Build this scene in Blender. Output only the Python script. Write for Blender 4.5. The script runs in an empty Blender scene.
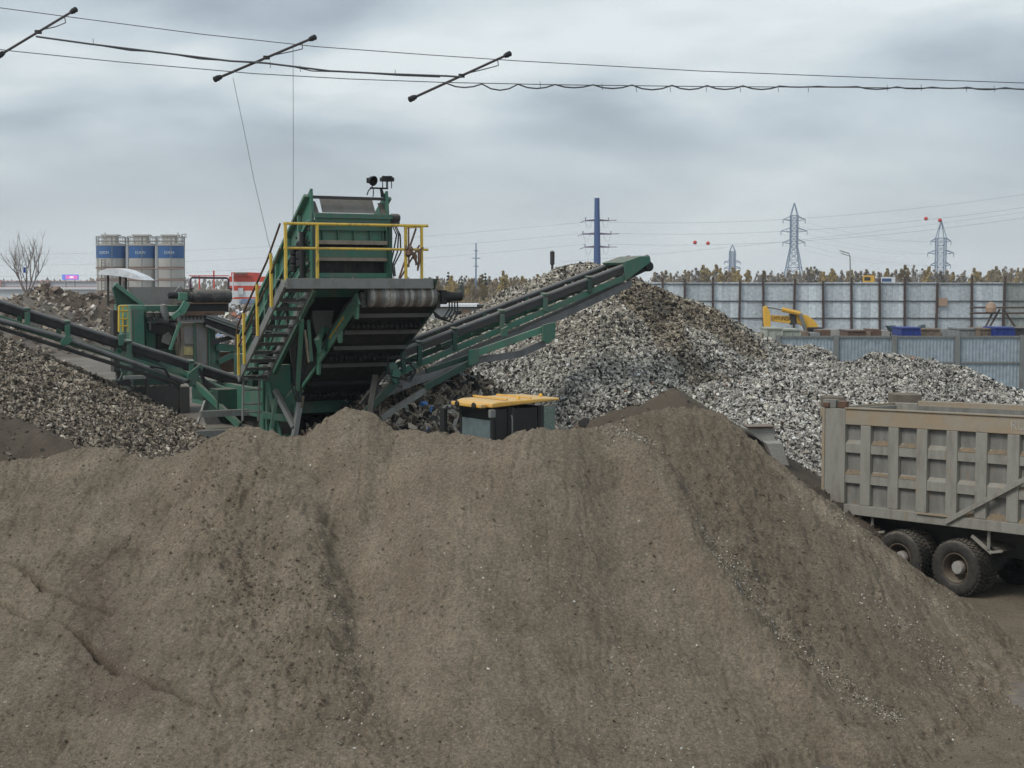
import bpy, bmesh, math, random
import numpy as np
from mathutils import Vector, Matrix
random.seed(7); rng = np.random.default_rng(11)
R = math.radians
scene = bpy.context.scene
col = scene.collection

# ---------------------------------------------------------------- camera
F_PX = 1500.0; CAM_H = 6.1; PITCH = math.atan(99 / F_PX)
cam_d = bpy.data.cameras.new('camera'); cam = bpy.data.objects.new('camera', cam_d); col.objects.link(cam)
cam.location = (0, 0, CAM_H); cam.rotation_euler = (R(90) - PITCH, 0, 0)
cam_d.sensor_width = 36; cam_d.lens = 36 * F_PX / 1024; cam_d.clip_end = 6000; cam_d.clip_start = .1
scene.camera = cam
_F = (0, math.cos(PITCH), -math.sin(PITCH)); _U = (0, math.sin(PITCH), math.cos(PITCH))

def ray(px, py):
    u = (px - 512) / F_PX; v = (384 - py) / F_PX
    return Vector((u, _F[1] + v * _U[1], _F[2] + v * _U[2]))
def P(px, py, d):
    r = ray(px, py); k = d / r.y
    return Vector((r.x * k, d, CAM_H + r.z * k))

class Frame:
    """upright local frame: u to the right, w away from the camera, z up (world height)"""
    def __init__(s, O, A):
        s.O = Vector((O[0], O[1], 0)); a = Vector((A[0], A[1], 0)).normalized()
        s.A = a; s.U = Vector((a.y, -a.x, 0))
    def K(s, u, w, z): return s.O + s.U * u + s.A * w + Vector((0, 0, z))
    def Q(s, px, py, w):
        r = ray(px, py); k = (w + s.O.dot(s.A)) / (r.x * s.A.x + r.y * s.A.y)
        return Vector((0, 0, CAM_H)) + r * k
    def uz(s, px, py, w):
        p = s.Q(px, py, w); return (p - s.O).dot(s.U), p.z

# ---------------------------------------------------------------- materials
def new_mat(name):
    m = bpy.data.materials.new(name); m.use_nodes = True
    nt = m.node_tree; b = nt.nodes['Principled BSDF']
    return m, nt, b
def node(nt, t, **k):
    n = nt.nodes.new(t)
    for a, v in k.items():
        if a in n.inputs: n.inputs[a].default_value = v
        else: setattr(n, a, v)
    return n
def coords(nt, scale=(1, 1, 1), kind='pos'):
    if kind == 'pos':
        g = node(nt, 'ShaderNodeNewGeometry'); out = g.outputs['Position']
    else:
        g = node(nt, 'ShaderNodeTexCoord'); out = g.outputs['Object']
    mp = node(nt, 'ShaderNodeMapping'); mp.inputs['Scale'].default_value = scale
    nt.links.new(out, mp.inputs['Vector']); return mp.outputs[0]
def noise(nt, vec, scale, detail=6, rough=.6):
    n = node(nt, 'ShaderNodeTexNoise'); n.inputs['Scale'].default_value = scale
    n.inputs['Detail'].default_value = detail; n.inputs['Roughness'].default_value = rough
    nt.links.new(vec, n.inputs['Vector']); return n.outputs['Fac']
def ramp(nt, fac, stops):
    r = node(nt, 'ShaderNodeValToRGB'); e = r.color_ramp.elements
    while len(e) < len(stops): e.new(.5)
    for i, (p, c) in enumerate(stops):
        e[i].position = p
        e[i].color = (*c, 1) if isinstance(c, tuple) else (c, c, c, 1)
    nt.links.new(fac, r.inputs[0]); return r.outputs[0]
def mix(nt, fac, a, b, mode='MIX'):
    n = node(nt, 'ShaderNodeMix', data_type='RGBA', blend_type=mode)
    for s, v in ((0, fac), (6, a), (7, b)):
        if isinstance(v, (int, float)): n.inputs[s].default_value = v
        elif isinstance(v, tuple): n.inputs[s].default_value = (*v, 1) if len(v) == 3 else v
        else: nt.links.new(v, n.inputs[s])
    return n.outputs[2]
def bump(nt, b, fac, strength, dist):
    n = node(nt, 'ShaderNodeBump'); n.inputs['Strength'].default_value = strength; n.inputs['Distance'].default_value = dist
    nt.links.new(fac, n.inputs['Height']); nt.links.new(n.outputs[0], b.inputs['Normal'])

def paint(name, base, dirt=(.13, .105, .08), amount=.5, rough=.55, metal=0, scale=1.3, streak=.35, rust=None, rust_amt=.6, dust=(.22, .19, .15)):
    m, nt, b = new_mat(name)
    v = coords(nt, (1, 1, streak)); v2 = coords(nt)
    n1 = noise(nt, v, scale * 2.2, 9, .68); n2 = noise(nt, v2, scale * 9, 6, .6)
    c = mix(nt, ramp(nt, n2, [(.3, .0), (.72, .35)]), base, tuple(min(1, x * 1.5 + .01) for x in base))
    c = mix(nt, ramp(nt, n1, [(.62 - .3 * amount, 0.), (.86 - .2 * amount, .85)]), c, dirt)
    if rust:
        n3 = noise(nt, coords(nt, (1, 1, streak * 1.3)), scale * 1.1, 10, .72)
        c = mix(nt, ramp(nt, n3, [(.66 - .18 * rust_amt, 0.), (.74 - .1 * rust_amt, .9)]), c, rust)
    # dust lies on whatever faces up
    gn = node(nt, 'ShaderNodeNewGeometry'); sx = node(nt, 'ShaderNodeSeparateXYZ'); nt.links.new(gn.outputs['Normal'], sx.inputs[0])
    up_ = mix(nt, 1.0, ramp(nt, sx.outputs[2], [(.35, 0.), (.9, .8)]), ramp(nt, n1, [(.3, .45), (.6, 1.)]), 'MULTIPLY')
    c = mix(nt, up_, c, dust)
    n4 = noise(nt, v2, scale * 26, 3, .6); c = mix(nt, ramp(nt, n4, [(.60, 0.), (.68, .4 * amount + .1)]), c, dirt)
    nt.links.new(c, b.inputs['Base Color'])
    nt.links.new(ramp(nt, n2, [(.3, max(.1, rough - .15)), (.7, min(1, rough + .2))]), b.inputs['Roughness'])
    b.inputs['Metallic'].default_value = metal
    bump(nt, b, n2, .25, .01)
    return m
def rough_mat(name, c1, c2, scale=2, rough=.92, bstr=.5, bd=.03, fine=30):
    m, nt, b = new_mat(name); v = coords(nt)
    n1 = noise(nt, v, scale, 8, .65); n2 = noise(nt, v, fine, 6, .7)
    c = mix(nt, ramp(nt, n1, [(.32, 0.), (.68, 1.)]), c1, c2)
    c = mix(nt, ramp(nt, n2, [(.35, (.6, .6, .6)), (.7, (1.25, 1.25, 1.25))]), c, c, 'MULTIPLY') if False else c
    f = ramp(nt, n2, [(.3, .72), (.7, 1.25)])
    c = mix(nt, 1.0, c, f, 'MULTIPLY')
    nt.links.new(c, b.inputs['Base Color']); b.inputs['Roughness'].default_value = rough
    b.inputs['Specular IOR Level'].default_value = .25
    bump(nt, b, n2, bstr, bd); return m
def attr_mat(name, rough=.9, bs=.4, mul=1.0, nscale=25):
    m, nt, b = new_mat(name); a = node(nt, 'ShaderNodeAttribute'); a.attribute_name = 'tint'
    n = noise(nt, coords(nt), nscale, 5, .6)
    c = mix(nt, 1.0, a.outputs['Color'], ramp(nt, n, [(.25, .7 * mul), (.75, 1.25 * mul)]), 'MULTIPLY')
    nt.links.new(c, b.inputs['Base Color']); b.inputs['Roughness'].default_value = rough
    b.inputs['Specular IOR Level'].default_value = .25
    bump(nt, b, n, bs, .01); return m
def plain(name, c, rough=.6, metal=0, emit=None, es=0):
    m, nt, b = new_mat(name)
    n = noise(nt, coords(nt), 6, 5)
    nt.links.new(mix(nt, ramp(nt, n, [(.3, 0.), (.7, 1.)]), tuple(x * .82 for x in c), tuple(min(1, x * 1.15) for x in c)), b.inputs['Base Color'])
    b.inputs['Roughness'].default_value = rough; b.inputs['Metallic'].default_value = metal
    if emit:
        b.inputs['Emission Color'].default_value = (*emit, 1); b.inputs['Emission Strength'].default_value = es
    return m

MT = {}
MT['green'] = paint('green_paint', (.034, .135, .092), (.13, .13, .11), amount=.62, scale=1.3)
MT['green_l'] = paint('faded_green_paint', (.065, .20, .14), (.16, .15, .125), amount=.6, scale=1.6)
MT['green_d'] = paint('grimy_green_paint', (.015, .07, .048), (.035, .032, .027), amount=.75, scale=1.0)
MT['galv'] = paint('grey_steel', (.17, .18, .175), (.10, .085, .065), amount=.45, rough=.5, scale=1.6, rust=(.09, .045, .025), rust_amt=.2)
MT['steel_d'] = paint('dark_steel', (.035, .034, .033), (.07, .058, .045), amount=.5, rough=.6)
MT['yellow'] = paint('yellow_paint', (.62, .43, .06), (.16, .10, .05), amount=.35, scale=4, rust=(.07, .035, .02), rust_amt=.45)
MT['rusty'] = paint('rusty_steel', (.12, .065, .04), (.06, .04, .03), amount=.6, scale=4)
MT['rubber'] = paint('black_rubber', (.014, .014, .015), (.06, .052, .045), amount=.5, rough=.75, scale=2)
MT['belt'] = paint('grey_rubber_belt', (.15, .155, .16), (.05, .047, .042), amount=.4, rough=.7)
MT['black'] = plain('black_parts', (.012, .012, .013), .7)
MT['dust'] = paint('dusty_steel_plate', (.20, .195, .185), (.13, .11, .09), amount=.5, scale=1.2)
MT['beige'] = paint('dusty_beige_plate', (.23, .20, .16), (.14, .11, .08), amount=.6, scale=1.5)
MT['hose'] = plain('hose_rubber', (.02, .02, .022), .6)
MT['silver'] = plain('polished_rod', (.55, .56, .56), .25, 1)
MT['truck'] = paint('grey_truck_paint', (.25, .242, .212), (.15, .135, .11), amount=.5, rough=.6, scale=2.2, streak=.22, rust=(.31, .20, .11), rust_amt=.42)
MT['truck_p'] = paint('grey_truck_panel', (.20, .198, .182), (.11, .105, .09), amount=.7, rough=.6, scale=2.6, streak=.3, rust=(.26, .17, .09), rust_amt=.45)
MT['truck_r'] = paint('ochre_stained_truck_rail', (.27, .24, .19), (.33, .23, .13), amount=.8, rough=.65, scale=1.1, streak=1, rust=(.16, .085, .04), rust_amt=.25)
MT['tyre'] = paint('tyre_rubber', (.022, .021, .020), (.085, .072, .057), amount=.62, rough=.85, scale=4, streak=1)
MT['rim'] = paint('dusty_rim', (.11, .085, .06), (.06, .045, .035), amount=.6, scale=5)
MT['hub'] = paint('hub_cap', (.32, .31, .29), (.2, .17, .14), amount=.4, scale=5)
MT['glass'] = plain('dark_glass', (.012, .014, .018), .3)
MT['concrete'] = rough_mat('concrete', (.27, .26, .24), (.38, .37, .34), 1.5)
MT['concrete_d'] = rough_mat('brown_concrete', (.13, .11, .085), (.22, .19, .15), 2)
MT['ochre'] = paint('yellow_machine_paint', (.72, .40, .045), (.35, .24, .12), amount=.25, scale=2)
MT['roofy'] = paint('yellow_cab_roof', (.72, .40, .075), (.50, .36, .20), amount=.5, scale=2.5, dust=(.60, .44, .24))
MT['blue'] = plain('blue_paint', (.02, .07, .32), .5)
MT['white'] = plain('white_sheet', (.72, .74, .76), .6)
MT['pale'] = plain('pale_wall', (.62, .64, .66), .7)
MT['red'] = plain('red_cladding', (.62, .06, .025), .6)
MT['redball'] = plain('red_marker', (.6, .03, .02), .5)
MT['lattice'] = plain('hazy_blue_steel', (.17, .24, .36), .6)  # paleness and blue of distant haze are put into this colour
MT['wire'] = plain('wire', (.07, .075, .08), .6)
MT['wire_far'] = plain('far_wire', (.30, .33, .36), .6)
MT['bark'] = rough_mat('bark', (.10, .085, .07), (.17, .15, .13), 3)
MT['birch'] = rough_mat('birch_bark', (.32, .30, .27), (.42, .40, .37), 3)
MT['stone'] = attr_mat('crushed_stone')
MT['clad'] = attr_mat('sheet_cladding', .55, .15, nscale=3)

# ---------------------------------------------------------------- object helpers
WORLD = {}
def link(o, parent=None, loc=(0, 0, 0)):
    col.objects.link(o); loc = Vector(loc); WORLD[o.name] = loc.copy()
    if parent is not None:
        o.parent = parent; o.location = loc - WORLD[parent.name]
    else: o.location = loc
    return o
def tag(o, label=None, cat=None, group=None, kind=None):
    if label: o['label'] = label
    if cat: o['category'] = cat
    if group: o['group'] = group
    if kind: o['kind'] = kind
    return o
def root(name, loc, label, cat, group=None):
    e = bpy.data.objects.new(name, None); e.empty_display_size = .3
    link(e, None, loc); return tag(e, label, cat, group)
def copy_tree(o, parent=None):
    c = o.copy(); col.objects.link(c); WORLD[c.name] = WORLD[o.name].copy()
    if parent is not None: c.parent = parent
    for ch in list(o.children): copy_tree(ch, c)
    return c

class MB:
    def __init__(s): s.v = []; s.f = []; s.c = []
    def add(s, vs, fs, tint=None):
        n = len(s.v); s.v += [Vector(v) for v in vs]; s.f += [tuple(i + n for i in f) for f in fs]
        s.c += [tint or (1, 1, 1)] * len(vs); return s
    def hexa(s, a, b, t=None):   # a,b: two quads (4 points each)
        return s.add(list(a) + list(b), [(0, 1, 2, 3), (7, 6, 5, 4), (0, 4, 5, 1), (1, 5, 6, 2), (2, 6, 7, 3), (3, 7, 4, 0)], t)
    def box(s, c, sx, sy, sz, X=Vector((1, 0, 0)), Y=Vector((0, 1, 0)), Z=Vector((0, 0, 1)), t=None):
        c = Vector(c); X = X * sx / 2; Y = Y * sy / 2; Z = Z * sz / 2
        return s.hexa([c - X - Y - Z, c + X - Y - Z, c + X + Y - Z, c - X + Y - Z], [c - X - Y + Z, c + X - Y + Z, c + X + Y + Z, c - X + Y + Z], t)
    def fbox(s, fr, u0, u1, w0, w1, z0, z1, t=None):
        k = fr.K
        return s.hexa([k(u0, w0, z0), k(u1, w0, z0), k(u1, w1, z0), k(u0, w1, z0)], [k(u0, w0, z1), k(u1, w0, z1), k(u1, w1, z1), k(u0, w1, z1)], t)
    def pbox(s, fr, x0, y0, x1, y1, w0, w1, t=None):   # front face seen at these pixels, depth w0..w1
        u0, z1 = fr.uz(x0, y0, w0); u1, z0 = fr.uz(x1, y1, w0)
        return s.fbox(fr, u0, u1, w0, w1, z0, z1, t)
    def prism(s, pts, vec, t=None):
        pts = [Vector(p) for p in pts]; vec = Vector(vec); n = len(pts)
        fs = [tuple(range(n)), tuple(range(2 * n - 1, n - 1, -1))] + [(i, (i + 1) % n, n + (i + 1) % n, n + i) for i in range(n)]
        return s.add(pts + [p + vec for p in pts], fs, t)
    def pprism(s, fr, pix, w0, w1, t=None):
        return s.prism([fr.Q(x, y, w0) for x, y in pix], fr.A * (w1 - w0), t)
    def wzprism(s, fr, wz, u0, u1, t=None):
        return s.prism([fr.K(u0, w, z) for w, z in wz], fr.U * (u1 - u0), t)
    def beam(s, a, b, w, h, up=Vector((0, 0, 1)), t=None):
        a = Vector(a); b = Vector(b); d = (b - a).normalized()
        x = d.cross(up)
        if x.length < 1e-4: x = d.cross(Vector((0, 1, 0)))
        x.normalize(); y = x.cross(d)
        x = x * w / 2; y = y * h / 2
        return s.hexa([a - x - y, a + x - y, a + x + y, a - x + y], [b - x - y, b + x - y, b + x + y, b - x + y], t)
    def tube(s, pts, r, n=8, t=None, r2=None):
        pts = [Vector(p) for p in pts]; m = len(pts); rings = []
        prev = None
        for i, p in enumerate(pts):
            d = (pts[min(i + 1, m - 1)] - pts[max(i - 1, 0)]).normalized()
            x = d.cross(Vector((0, 0, 1)) if abs(d.z) < .95 else Vector((0, 1, 0))).normalized()
            if prev is not None and x.dot(prev) < 0: x = -x
            prev = x; y = x.cross(d)
            rr = r if r2 is None else r + (r2 - r) * i / (m - 1)
            rings += [p + x * rr * math.cos(6.2832 * k / n) + y * rr * math.sin(6.2832 * k / n) for k in range(n)]
        fs = [(i * n + k, i * n + (k + 1) % n, (i + 1) * n + (k + 1) % n, (i + 1) * n + k) for i in range(m - 1) for k in range(n)]
        fs += [tuple(range(n)), tuple(range(m * n - 1, (m - 1) * n - 1, -1))]
        return s.add(rings, fs, t)
    def lathe(s, c, axis, prof, n=32, t=None):   # prof: (radius, offset along axis)
        c = Vector(c); axis = Vector(axis).normalized()
        x = axis.cross(Vector((0, 0, 1)) if abs(axis.z) < .9 else Vector((1, 0, 0))).normalized(); y = x.cross(axis)
        vs = [c + axis * o + (x * math.cos(6.28318 * k / n) + y * math.sin(6.28318 * k / n)) * r for r, o in prof for k in range(n)]
        m = len(prof)
        fs = [(i * n + k, i * n + (k + 1) % n, (i + 1) * n + (k + 1) % n, (i + 1) * n + k) for i in range(m - 1) for k in range(n)]
        if prof[0][0] < .07: fs.append(tuple(range(n)))
        if prof[-1][0] < .07: fs.append(tuple(range(m * n - 1, (m - 1) * n - 1, -1)))
        return s.add(vs, fs, t)
    def build(s, name, mat, parent=None, loc=None, smooth=False, bevel=0, tint=False):
        if loc is None:
            lo = [min(v[i] for v in s.v) for i in range(3)]; hi = [max(v[i] for v in s.v) for i in range(3)]
            loc = Vector(((lo[0] + hi[0]) / 2, (lo[1] + hi[1]) / 2, lo[2]))
        loc = Vector(loc)
        me = bpy.data.meshes.new(name); me.from_pydata([v - loc for v in s.v], [], s.f)
        bm = bmesh.new(); bm.from_mesh(me); bmesh.ops.recalc_face_normals(bm, faces=bm.faces); bm.to_mesh(me); bm.free()
        if tint:
            a = me.color_attributes.new('tint', 'FLOAT_COLOR', 'POINT')
            a.data.foreach_set('color', np.array([(*c, 1) for c in s.c], dtype=np.float32).ravel())
        me.materials.append(MT[mat] if isinstance(mat, str) else mat)
        if smooth:
            me.polygons.foreach_set('use_smooth', [True] * len(me.polygons))
            try: me.set_sharp_from_angle(angle=R(35))
            except Exception: pass
        o = bpy.data.objects.new(name, me)
        if bevel:
            b = o.modifiers.new('bevel', 'BEVEL'); b.width = bevel; b.segments = 2; b.limit_method = 'ANGLE'
        return link(o, parent, loc)

def text_obj(name, s, size, loc, X, Z, mat, parent=None, depth=.01, width=None):
    """letters as a mesh: X = writing direction, Z = up direction"""
    cu = bpy.data.curves.new(name, 'FONT'); cu.body = s; cu.size = size; cu.extrude = depth; cu.align_x = 'CENTER'; cu.align_y = 'CENTER'; cu.resolution_u = 3
    t = bpy.data.objects.new('letters_src', cu); col.objects.link(t)
    dg = bpy.context.evaluated_depsgraph_get(); me = bpy.data.meshes.new_from_object(t.evaluated_get(dg))
    bpy.data.objects.remove(t)
    X = Vector(X).normalized(); Z = Vector(Z).normalized(); Y = X.cross(Z) * -1
    if width:
        xs = [v.co.x for v in me.vertices]; k = width / (max(xs) - min(xs))
        for v in me.vertices: v.co.x *= k
    M = Matrix((X, Z, X.cross(Z))).transposed().to_4x4(); me.transform(M)
    me.materials.clear(); me.materials.append(MT[mat] if isinstance(mat, str) else mat)
    return link(bpy.data.objects.new(name, me), parent, loc)

# ---------------------------------------------------------------- noise (numpy)
def vnoise(x, y, seed=0):
    xi = np.floor(x).astype(np.int64); yi = np.floor(y).astype(np.int64); fx = x - xi; fy = y - yi
    fx = fx * fx * (3 - 2 * fx); fy = fy * fy * (3 - 2 * fy)
    def h(a, b):
        n = (a * 374761393 + b * 668265263 + seed * 974711) & 0x7fffffff
        n = ((n ^ (n >> 13)) * 1274126177) & 0x7fffffff
        return ((n ^ (n >> 16)) & 0xffff) / 65535.0
    return (h(xi, yi) * (1 - fx) + h(xi + 1, yi) * fx) * (1 - fy) + (h(xi, yi + 1) * (1 - fx) + h(xi + 1, yi + 1) * fx) * fy
def fbm(x, y, oct=5, seed=0, gain=.5):
    s = 0; a = 1; t = 0
    for i in range(oct):
        s = s + a * (vnoise(x * 2 ** i + 17.3 * i, y * 2 ** i - 9.1 * i, seed + i) - .5); t += a; a *= gain
    return s / t * 2
def sstep(a, b, x):
    t = np.clip((x - a) / (b - a), 0, 1); return t * t * (3 - 2 * t)
def polydist(x, y, pts, signed=False):
    """distance to a polyline, parameter 0..1 and signed side"""
    best = np.full(np.shape(x), 1e9); par = np.zeros(np.shape(x)); sg = np.zeros(np.shape(x))
    pts = [(p[0], p[1]) for p in pts]; L = [math.dist(pts[i], pts[i + 1]) for i in range(len(pts) - 1)]; tot = sum(L); acc = 0
    for i in range(len(pts) - 1):
        ax, ay = pts[i]; bx, by = pts[i + 1]; dx, dy = bx - ax, by - ay; l2 = dx * dx + dy * dy + 1e-12
        t = np.clip(((x - ax) * dx + (y - ay) * dy) / l2, 0, 1); cx = ax + dx * t; cy = ay + dy * t
        d = np.hypot(x - cx, y - cy); m = d < best
        best = np.where(m, d, best); par = np.where(m, (acc + t * L[i]) / tot, par)
        sg = np.where(m, np.sign((x - ax) * dy - (y - ay) * dx), sg); acc += L[i]
    return best, par, sg

def ground_z(x, y):
    lvl = 2.2 * sstep(30.5, 36, y) * (1 - sstep(-1, 7, x + .0 * y)) * (1 - sstep(140, 220, y))
    return lvl

def mesh_np(name, V, Fq, mat, parent=None, loc=(0, 0, 0), tint=None, smooth=False):
    """V (n,3) world, Fq (m,k) constant face size"""
    V = np.asarray(V, dtype=np.float64) - np.array(loc)[None, :]
    me = bpy.data.meshes.new(name); n = len(V); m, k = Fq.shape
    me.vertices.add(n); me.vertices.foreach_set('co', V.astype(np.float32).ravel())
    me.loops.add(m * k); me.loops.foreach_set('vertex_index', Fq.astype(np.int32).ravel())
    me.polygons.add(m); me.polygons.foreach_set('loop_start', (np.arange(m) * k).astype(np.int32))
    try: me.polygons.foreach_set('loop_total', np.full(m, k, dtype=np.int32))
    except Exception: pass
    me.update(calc_edges=True)
    if tint is not None:
        a = me.color_attributes.new('tint', 'FLOAT_COLOR', 'POINT')
        c = np.ones((n, 4), dtype=np.float32); c[:, :tint.shape[1]] = tint; a.data.foreach_set('color', c.ravel())
    me.polygons.foreach_set('use_smooth', np.full(m, smooth, dtype=bool))
    me.materials.append(MT[mat] if isinstance(mat, str) else mat)
    return link(bpy.data.objects.new(name, me), parent, loc)

def grid_mesh(name, xs, ys, hf, mat, parent=None, cut=None, tintf=None, smooth=True, loc=(0, 0, 0)):
    X, Y = np.meshgrid(xs, ys); Z = hf(X, Y); nx, ny = len(xs), len(ys)
    I = np.arange(nx * ny).reshape(ny, nx)
    Q = np.stack([I[:-1, :-1], I[:-1, 1:], I[1:, 1:], I[1:, :-1]], -1).reshape(-1, 4)
    V = np.stack([X, Y, Z], -1).reshape(-1, 3)
    if cut is not None:
        keep = (Z > ground_z(X, Y) - cut).ravel(); Q = Q[keep[Q].any(1)]
        used = np.zeros(len(V), bool); used[Q] = True; remap = np.cumsum(used) - 1
        tt = tintf(X, Y, Z).reshape(-1, 3)[used] if tintf else None
        V = V[used]; Q = remap[Q]
    else: tt = tintf(X, Y, Z).reshape(-1, 3) if tintf else None
    return mesh_np(name, V, Q, mat, parent, loc, tt, smooth)

def rocks(name, pos, size, tints, mat, parent, normals=None, flat=(.35, .9), elong=(1, 1.8), loc=(0, 0, 0), kind='stuff', cap=1.9):
    """many angular chips in one mesh"""
    n = len(pos); size = np.minimum(size, np.median(size) * cap)
    base = np.array([(-1, -1, -1), (1, -1, -1), (1, 1, -1), (-1, 1, -1), (-1, -1, 1), (1, -1, 1), (1, 1, 1), (-1, 1, 1)], float) * .5
    v = base[None] * (1 + rng.uniform(-.45, .3, (n, 8, 3)))
    sc = np.stack([size * rng.uniform(elong[0], elong[1], n), size * rng.uniform(.7, 1.1, n), size * rng.uniform(flat[0], flat[1], n)], -1)
    v = v * sc[:, None, :]
    q = rng.normal(size=(n, 4)); q /= np.linalg.norm(q, axis=1)[:, None]; w, x, y, z = q.T
    Rm = np.stack([1 - 2 * (y * y + z * z), 2 * (x * y - z * w), 2 * (x * z + y * w), 2 * (x * y + z * w), 1 - 2 * (x * x + z * z), 2 * (y * z - x * w), 2 * (x * z - y * w), 2 * (y * z + x * w), 1 - 2 * (x * x + y * y)], -1).reshape(n, 3, 3)
    v = np.einsum('nij,nkj->nki', Rm, v) + pos[:, None, :]
    fq = np.array([(0, 3, 2, 1), (4, 5, 6, 7), (0, 1, 5, 4), (1, 2, 6, 5), (2, 3, 7, 6), (3, 0, 4, 7)])
    Fq = (fq[None] + (np.arange(n) * 8)[:, None, None]).reshape(-1, 4)
    o = mesh_np(name, v.reshape(-1, 3), Fq, mat, parent, loc, np.repeat(tints, 8, axis=0), False)
    if kind: o['kind'] = kind
    return o
def palette(n, cols, w, jit=.25):
    c = np.array(cols)[rng.choice(len(cols), n, p=np.array(w) / sum(w))]
    return np.clip(c * np.exp(rng.normal(0, jit, (n, 1))), .01, .8)
# ================================================================ SKY AND LIGHT
world = bpy.data.worlds.new('World'); scene.world = world; world.use_nodes = True
nt = world.node_tree; bg = nt.nodes['Background']
SUN_EL, SUN_AZ = R(48), R(-62)          # azimuth measured from +Y towards +X
sky = node(nt, 'ShaderNodeTexSky', sky_type='NISHITA', sun_disc=False)
sky.sun_elevation = SUN_EL; sky.sun_rotation = SUN_AZ
tc = node(nt, 'ShaderNodeTexCoord')
sep = node(nt, 'ShaderNodeSeparateXYZ'); nt.links.new(tc.outputs['Generated'], sep.inputs[0])
def mth(op, a, b=None, c=None):
    n = node(nt, 'ShaderNodeMath', operation=op)
    for i, v in enumerate((a, b, c)):
        if v is None: continue
        if isinstance(v, (int, float)): n.inputs[i].default_value = v
        else: nt.links.new(v, n.inputs[i])
    return n.outputs[0]
zc = mth('ADD', mth('MAXIMUM', sep.outputs[2], 0.0), .30)
cmb = node(nt, 'ShaderNodeCombineXYZ')
nt.links.new(mth('DIVIDE', sep.outputs[0], zc), cmb.inputs[0]); nt.links.new(mth('DIVIDE', sep.outputs[1], zc), cmb.inputs[1])
mp = node(nt, 'ShaderNodeMapping'); nt.links.new(cmb.outputs[0], mp.inputs[0]); mp.inputs['Scale'].default_value = (1, 1.15, 1); mp.inputs['Location'].default_value = (3.3, 1.2, 0)
n1 = node(nt, 'ShaderNodeTexNoise'); n1.inputs['Scale'].default_value = 1.5; n1.inputs['Detail'].default_value = 5; n1.inputs['Roughness'].default_value = .46; n1.inputs['Distortion'].default_value = .35
nt.links.new(mp.outputs[0], n1.inputs['Vector'])
n2 = node(nt, 'ShaderNodeTexNoise'); n2.inputs['Scale'].default_value = 3.6; n2.inputs['Detail'].default_value = 8; n2.inputs['Roughness'].default_value = .56
nt.links.new(mp.outputs[0], n2.inputs['Vector'])
cf = mth('ADD', mth('MULTIPLY', n1.outputs['Fac'], .84), mth('MULTIPLY', n2.outputs['Fac'], .16))
cloud = ramp(nt, cf, [(.38, (.28, .335, .39)), (.46, (.39, .455, .51)), (.53, (.52, .59, .635)), (.63, (.73, .785, .80))])
hz = ramp(nt, mth('MAXIMUM', sep.outputs[2], 0.0), [(0.0, .9), (.12, .0)])
cloud = mix(nt, hz, cloud, (.72, .77, .79))
sk = node(nt, 'ShaderNodeMix', data_type='RGBA'); 
sc_ = mix(nt, 1.0, sky.outputs[0], (.1, .1, .1), 'MULTIPLY')
final = mix(nt, .93, sc_, cloud)
# expressed at Background strength 0.1, the strength the physical sky needs
up = node(nt, 'ShaderNodeVectorMath', operation='SCALE'); up.inputs['Scale'].default_value = 11.8
nt.links.new(final, up.inputs[0]); nt.links.new(up.outputs[0], bg.inputs['Color']); bg.inputs['Strength'].default_value = .1
sd = bpy.data.lights.new('sun', 'SUN'); sd.energy = 2.1; sd.angle = R(20); sd.color = (1, .95, .88)
so = bpy.data.objects.new('sun', sd); col.objects.link(so)
dv = Vector((math.sin(SUN_AZ) * math.cos(SUN_EL), math.cos(SUN_AZ) * math.cos(SUN_EL), math.sin(SUN_EL)))
dv = Vector((-.62, -.45, .9)).normalized()
sky.sun_elevation = math.asin(dv.z); sky.sun_rotation = math.atan2(dv.x, dv.y)
so.rotation_euler = dv.to_track_quat('Z', 'Y').to_euler()
scene.view_settings.view_transform = 'Standard'; scene.view_settings.look = 'None'
scene.view_settings.exposure = 0; scene.view_settings.gamma = 1
scene.cycles.max_bounces = 6; scene.cycles.diffuse_bounces = 3; scene.cycles.volume_bounces = 0

# ================================================================ GROUND
m, nt, b = new_mat('packed_mud'); v = coords(nt)
g1 = noise(nt, v, .35, 8, .6); g2 = noise(nt, v, 6, 8, .7); g3 = noise(nt, coords(nt, (1, .25, 1)), 1.4, 6, .6)
c = mix(nt, ramp(nt, g1, [(.35, 0.), (.65, 1.)]), (.13, .108, .085), (.20, .178, .15))
c = mix(nt, ramp(nt, g3, [(.45, 0.), (.65, .6)]), c, (.09, .075, .06))
c = mix(nt, 1.0, c, ramp(nt, g2, [(.3, .75), (.7, 1.25)]), 'MULTIPLY')
nt.links.new(c, b.inputs['Base Color']); b.inputs['Roughness'].default_value = .85; bump(nt, b, g2, .6, .05); MT['mud'] = m
gx = np.concatenate([[-1500, -900, -500, -200, -90], np.arange(-45, 45.01, .45), [90, 200, 500, 900, 1500]])
gy = np.concatenate([[-60, -10, 4], np.arange(10, 60, .4), np.arange(60, 240, 5), [260, 320, 450, 700, 1100, 1700]])
def gh(x, y):
    near = sstep(0, 10, 60 - np.abs(x)) * (1 - sstep(80, 130, y))
    return ground_z(x, y) + near * (fbm(x * .5, y * .5, 4, 3) * .06)
tag(grid_mesh('ground', gx, gy, gh, 'mud'), kind='structure')

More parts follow.
